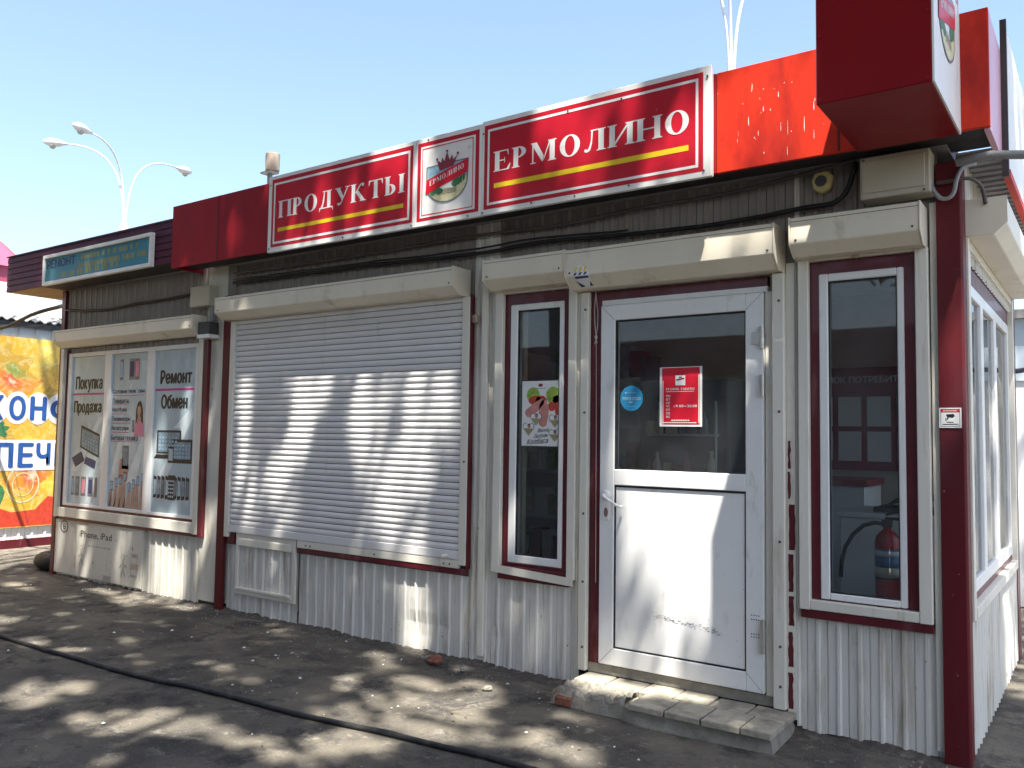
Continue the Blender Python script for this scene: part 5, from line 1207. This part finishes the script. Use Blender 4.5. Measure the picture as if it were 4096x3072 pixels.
# =================================================================== trees over the path: their leaves throw the dappled shade
LIT = [  # gaps in the crowns as they fall on the facade plane: centre x, z, half width, half height
 (-5.87, 1.35, .09, .55), (-5.15, 1.5, .15, .5), (-5.45, .95, .13, .3), (-5.2, .8, .08, .2), (-4.50, 1.45, .12, .55), (-3.72, 1.62, .12, .35), (-3.98, 1.2, .15, .35), (-4.2, .80, .12, .35), (-3.95, .30, .14, .45),
 (-6.85, .25, .30, .5), (-8.68, .3, .06, .4), (-8.27, .25, .10, .4), (-7.05, 1.3, .08, .45), (-6.7, 1.6, .09, .3), (-7.2, .85, .07, .25), (-8.3, .9, .07, .3),
 (-5.14, 1.9, .14, .25), (-4.62, 1.95, .08, .25), (-4.25, 2.3, .22, .3), (-2.88, 2.28, .22, .32), (-2.45, 2.3, .12, .25), (-2.12, 1.95, .22, .25), (-5.9, 2.1, .08, .25), (-3.3, 1.95, .1, .2),
 (-1.50, 2.2, .52, .45), (-1.95, 1.88, .42, .22), (-1.95, 1.3, .50, 1.0), (-2.1, .6, .33, .62), (-2.42, .35, .12, .35), (-2.4, 1.5, .06, .4), (-2.55, -.5, .28, .45), (-2.05, -.25, .22, .3), (-1.85, -1.1, .07, .12),
 (-4.2, -1.0, .12, .45), (-3.9, -1.75, .22, .35), (-3.4, -1.2, .16, .28), (-3.75, -2.5, .34, .62), (-4.45, -2.5, .12, .4), (-4.2, -3.1, .11, .3), (-3.9, -3.5, .30, .5), (-4.25, -4.5, .22, .4), (-4.8, -5.5, .14, .35),
 (-5.6, -5.8, .26, .4), (-6.1, -6.6, .2, .3), (-6.75, -6.4, .22, .5), (-7.1, -.3, .35, .4), (-7.7, -.5, .22, .25), (-3.0, -2.9, .24, .5), (-7.7, -2.7, .12, .2), (-5.2, -3.6, .08, .2), (-6.6, -3.3, .09, .2),
 (-.64, 1.75, .10, .45), (-8.9, -1.6, .3, .3), (-8.2, -4.0, .2, .3), (-7.4, -4.6, .15, .25), (-3.3, -5.2, .2, .4), (-2.4, -4.4, .18, .35)]
LIT += [(-3.85, -2.05, .30, .55), (-4.05, -2.9, .28, .55), (-4.25, -3.7, .26, .5), (-4.1, -1.5, .2, .4), (-3.6, -3.2, .22, .45), (-3.5, -1.7, .22, .4), (-4.5, -5.0, .16, .35), (-5.2, -5.6, .22, .35), (-5.85, -6.2, .2, .35), (-6.5, -5.7, .14, .3),
 (-7.3, -.9, .25, .3), (-6.6, -.4, .25, .35), (-5.3, 1.2, .12, .5), (-4.35, 1.2, .12, .5), (-3.85, 1.45, .16, .4), (-4.08, .95, .16, .4), (-5.0, 1.75, .2, .3), (-5.75, .9, .1, .35), (-4.0, 2.2, .15, .3), (-2.7, 2.05, .15, .3), (-4.9, 2.1, .12, .25)]
def thin(x, z):            # looser foliage here and there
    if x > -2.55 and z > -1.6: return 0
    a = mnoise.noise(Vector((x*2.3, z*.75, 11)))+.5*mnoise.noise(Vector((x*5, z*1.6, 2)))
    return max(0, min(.75, (a-.02)*1.9))
def lit(x, z):
    for a, b, c, d in LIT:
        q = ((x-a)/c)**2+((z-b)/d)**2
        if q < 1.0: return 1.0
        if q < 1.5: return .6
    return 0
rt = random.Random(11)
trunks = [(-6.6, -6.2), (-1.6, -7.2), (1.9, -6.0), (-11.8, -6.8), (-16.0, -5.0)]  # last one added out of view to darken the left kiosk
leaves = [[] for _ in trunks]; twig = [[] for _ in trunks]
SV = Vector((.88, -1.0, 3.15))
cnt = 0
while cnt < 44000:
    X = rt.uniform(-9.7, .75); Z = rt.uniform(-11, 5.0)
    if Z > 2.55 and X < -2.6 and rt.random() < .5: continue
    if Z > 3.0 and X < -.62: continue
    cnt += 1
    if rt.random() < max(lit(X, Z), thin(X, Z)): continue
    h = 10.0+4.6*rt.random()**1.2+.6*math.sin(X*1.3)
    t = (h-Z)/3.15; p = Vector((X, 0, Z))+SV*t
    i = min(range(len(trunks)), key=lambda k: (p.x-trunks[k][0])**2+.6*(p.y-trunks[k][1])**2)
    leaves[i].append(p)
for k in range(9000):          # unseen boughs added over the roof to block sky light
    p = Vector((rt.uniform(-9.5, 4.5), rt.uniform(-1.5, 2.6), rt.uniform(8.8, 11.5)))
    if p.z+3.15*p.y < 4.5: continue
    i = min(range(3), key=lambda k: (p.x-trunks[k][0])**2); leaves[i].append(p)
for i, (tx, ty_) in enumerate(trunks):
    lab = ('leafy tree behind the viewer shading the repair kiosk', 'leafy tree behind the viewer shading the middle of the pavilion', 'leafy tree behind the viewer shading the corner post', 'leafy tree behind the viewer far to the left', 'unseen leafy tree added beyond the left edge to block sky light')[i]
    t = thing('shade_tree', (tx, ty_, 0), lab, 'tree', 'trees along the path behind the viewer')
    MB().tube([(tx, ty_, -.1), (tx+.05, ty_+.05, 1.5), (tx+.02, ty_+.2, 3.6), (tx-.05, ty_+.5, 7.0), (tx-.1, ty_+.9, 11.5)], [.26, .21, .18, .14, .06], 12).build('trunk', 'bark', t, smooth=True)
    for k in range(9):
        if not leaves[i]: break
        p = rt.choice(leaves[i]); s = Vector((tx-.03, ty_+.3+.06*k, 5.6+.6*k)); mid = s.lerp(p, .5)+Vector((0, 0, .35))
        MB().tube([s, s.lerp(mid, .5)+Vector((0, 0, .1)), mid, p], [.07, .055, .035, .012], 6).build('limb', 'bark', t, smooth=True)
    m = MB()
    for k in range((9500, 9500, 4000, 9500, 9500)[i]):      # outer crown away from the shop front, added to block sky light
        q = Vector((rt.gauss(0, 1), rt.gauss(0, 1), rt.gauss(0, 1))).normalized()*rt.random()**.4
        p = Vector((tx-.4+q.x*3.8, ty_-1.9+q.y*2.6, 7.6+q.z*4.0))
        if i == 4: p.y += 1.6; p.z -= 1.6
        if (p.y > -4.9 and i < 4) or p.z < (3.9 if i < 4 else 1.8): continue
        L_ = rt.uniform(.20, .33); d = Vector((rt.gauss(0, 1), rt.gauss(0, 1), rt.gauss(0, .7))).normalized(); n_ = Vector((rt.gauss(0, 1), rt.gauss(0, 1), 1)).normalized(); s_ = d.cross(n_).normalized()
        m.add([p-d*L_*.5, p+s_*L_*.35, p+d*L_*.5, p-s_*L_*.35], [(0, 1, 2, 3)])
    for p in leaves[i]:
        L_ = rt.uniform(.12, .20); wd = L_*rt.uniform(.55, .8)
        d = Vector((rt.gauss(0, 1), rt.gauss(0, 1), rt.gauss(0, .45))).normalized(); n_ = Vector((rt.gauss(0, .6), rt.gauss(0, .6), 1)).normalized(); s_ = d.cross(n_).normalized()
        m.add([p-d*L_*.5, p+s_*wd*.5, p+d*L_*.5, p-s_*wd*.5], [(0, 1, 2, 3)])
    m.build('crown', 'leaf', t, fix=False)
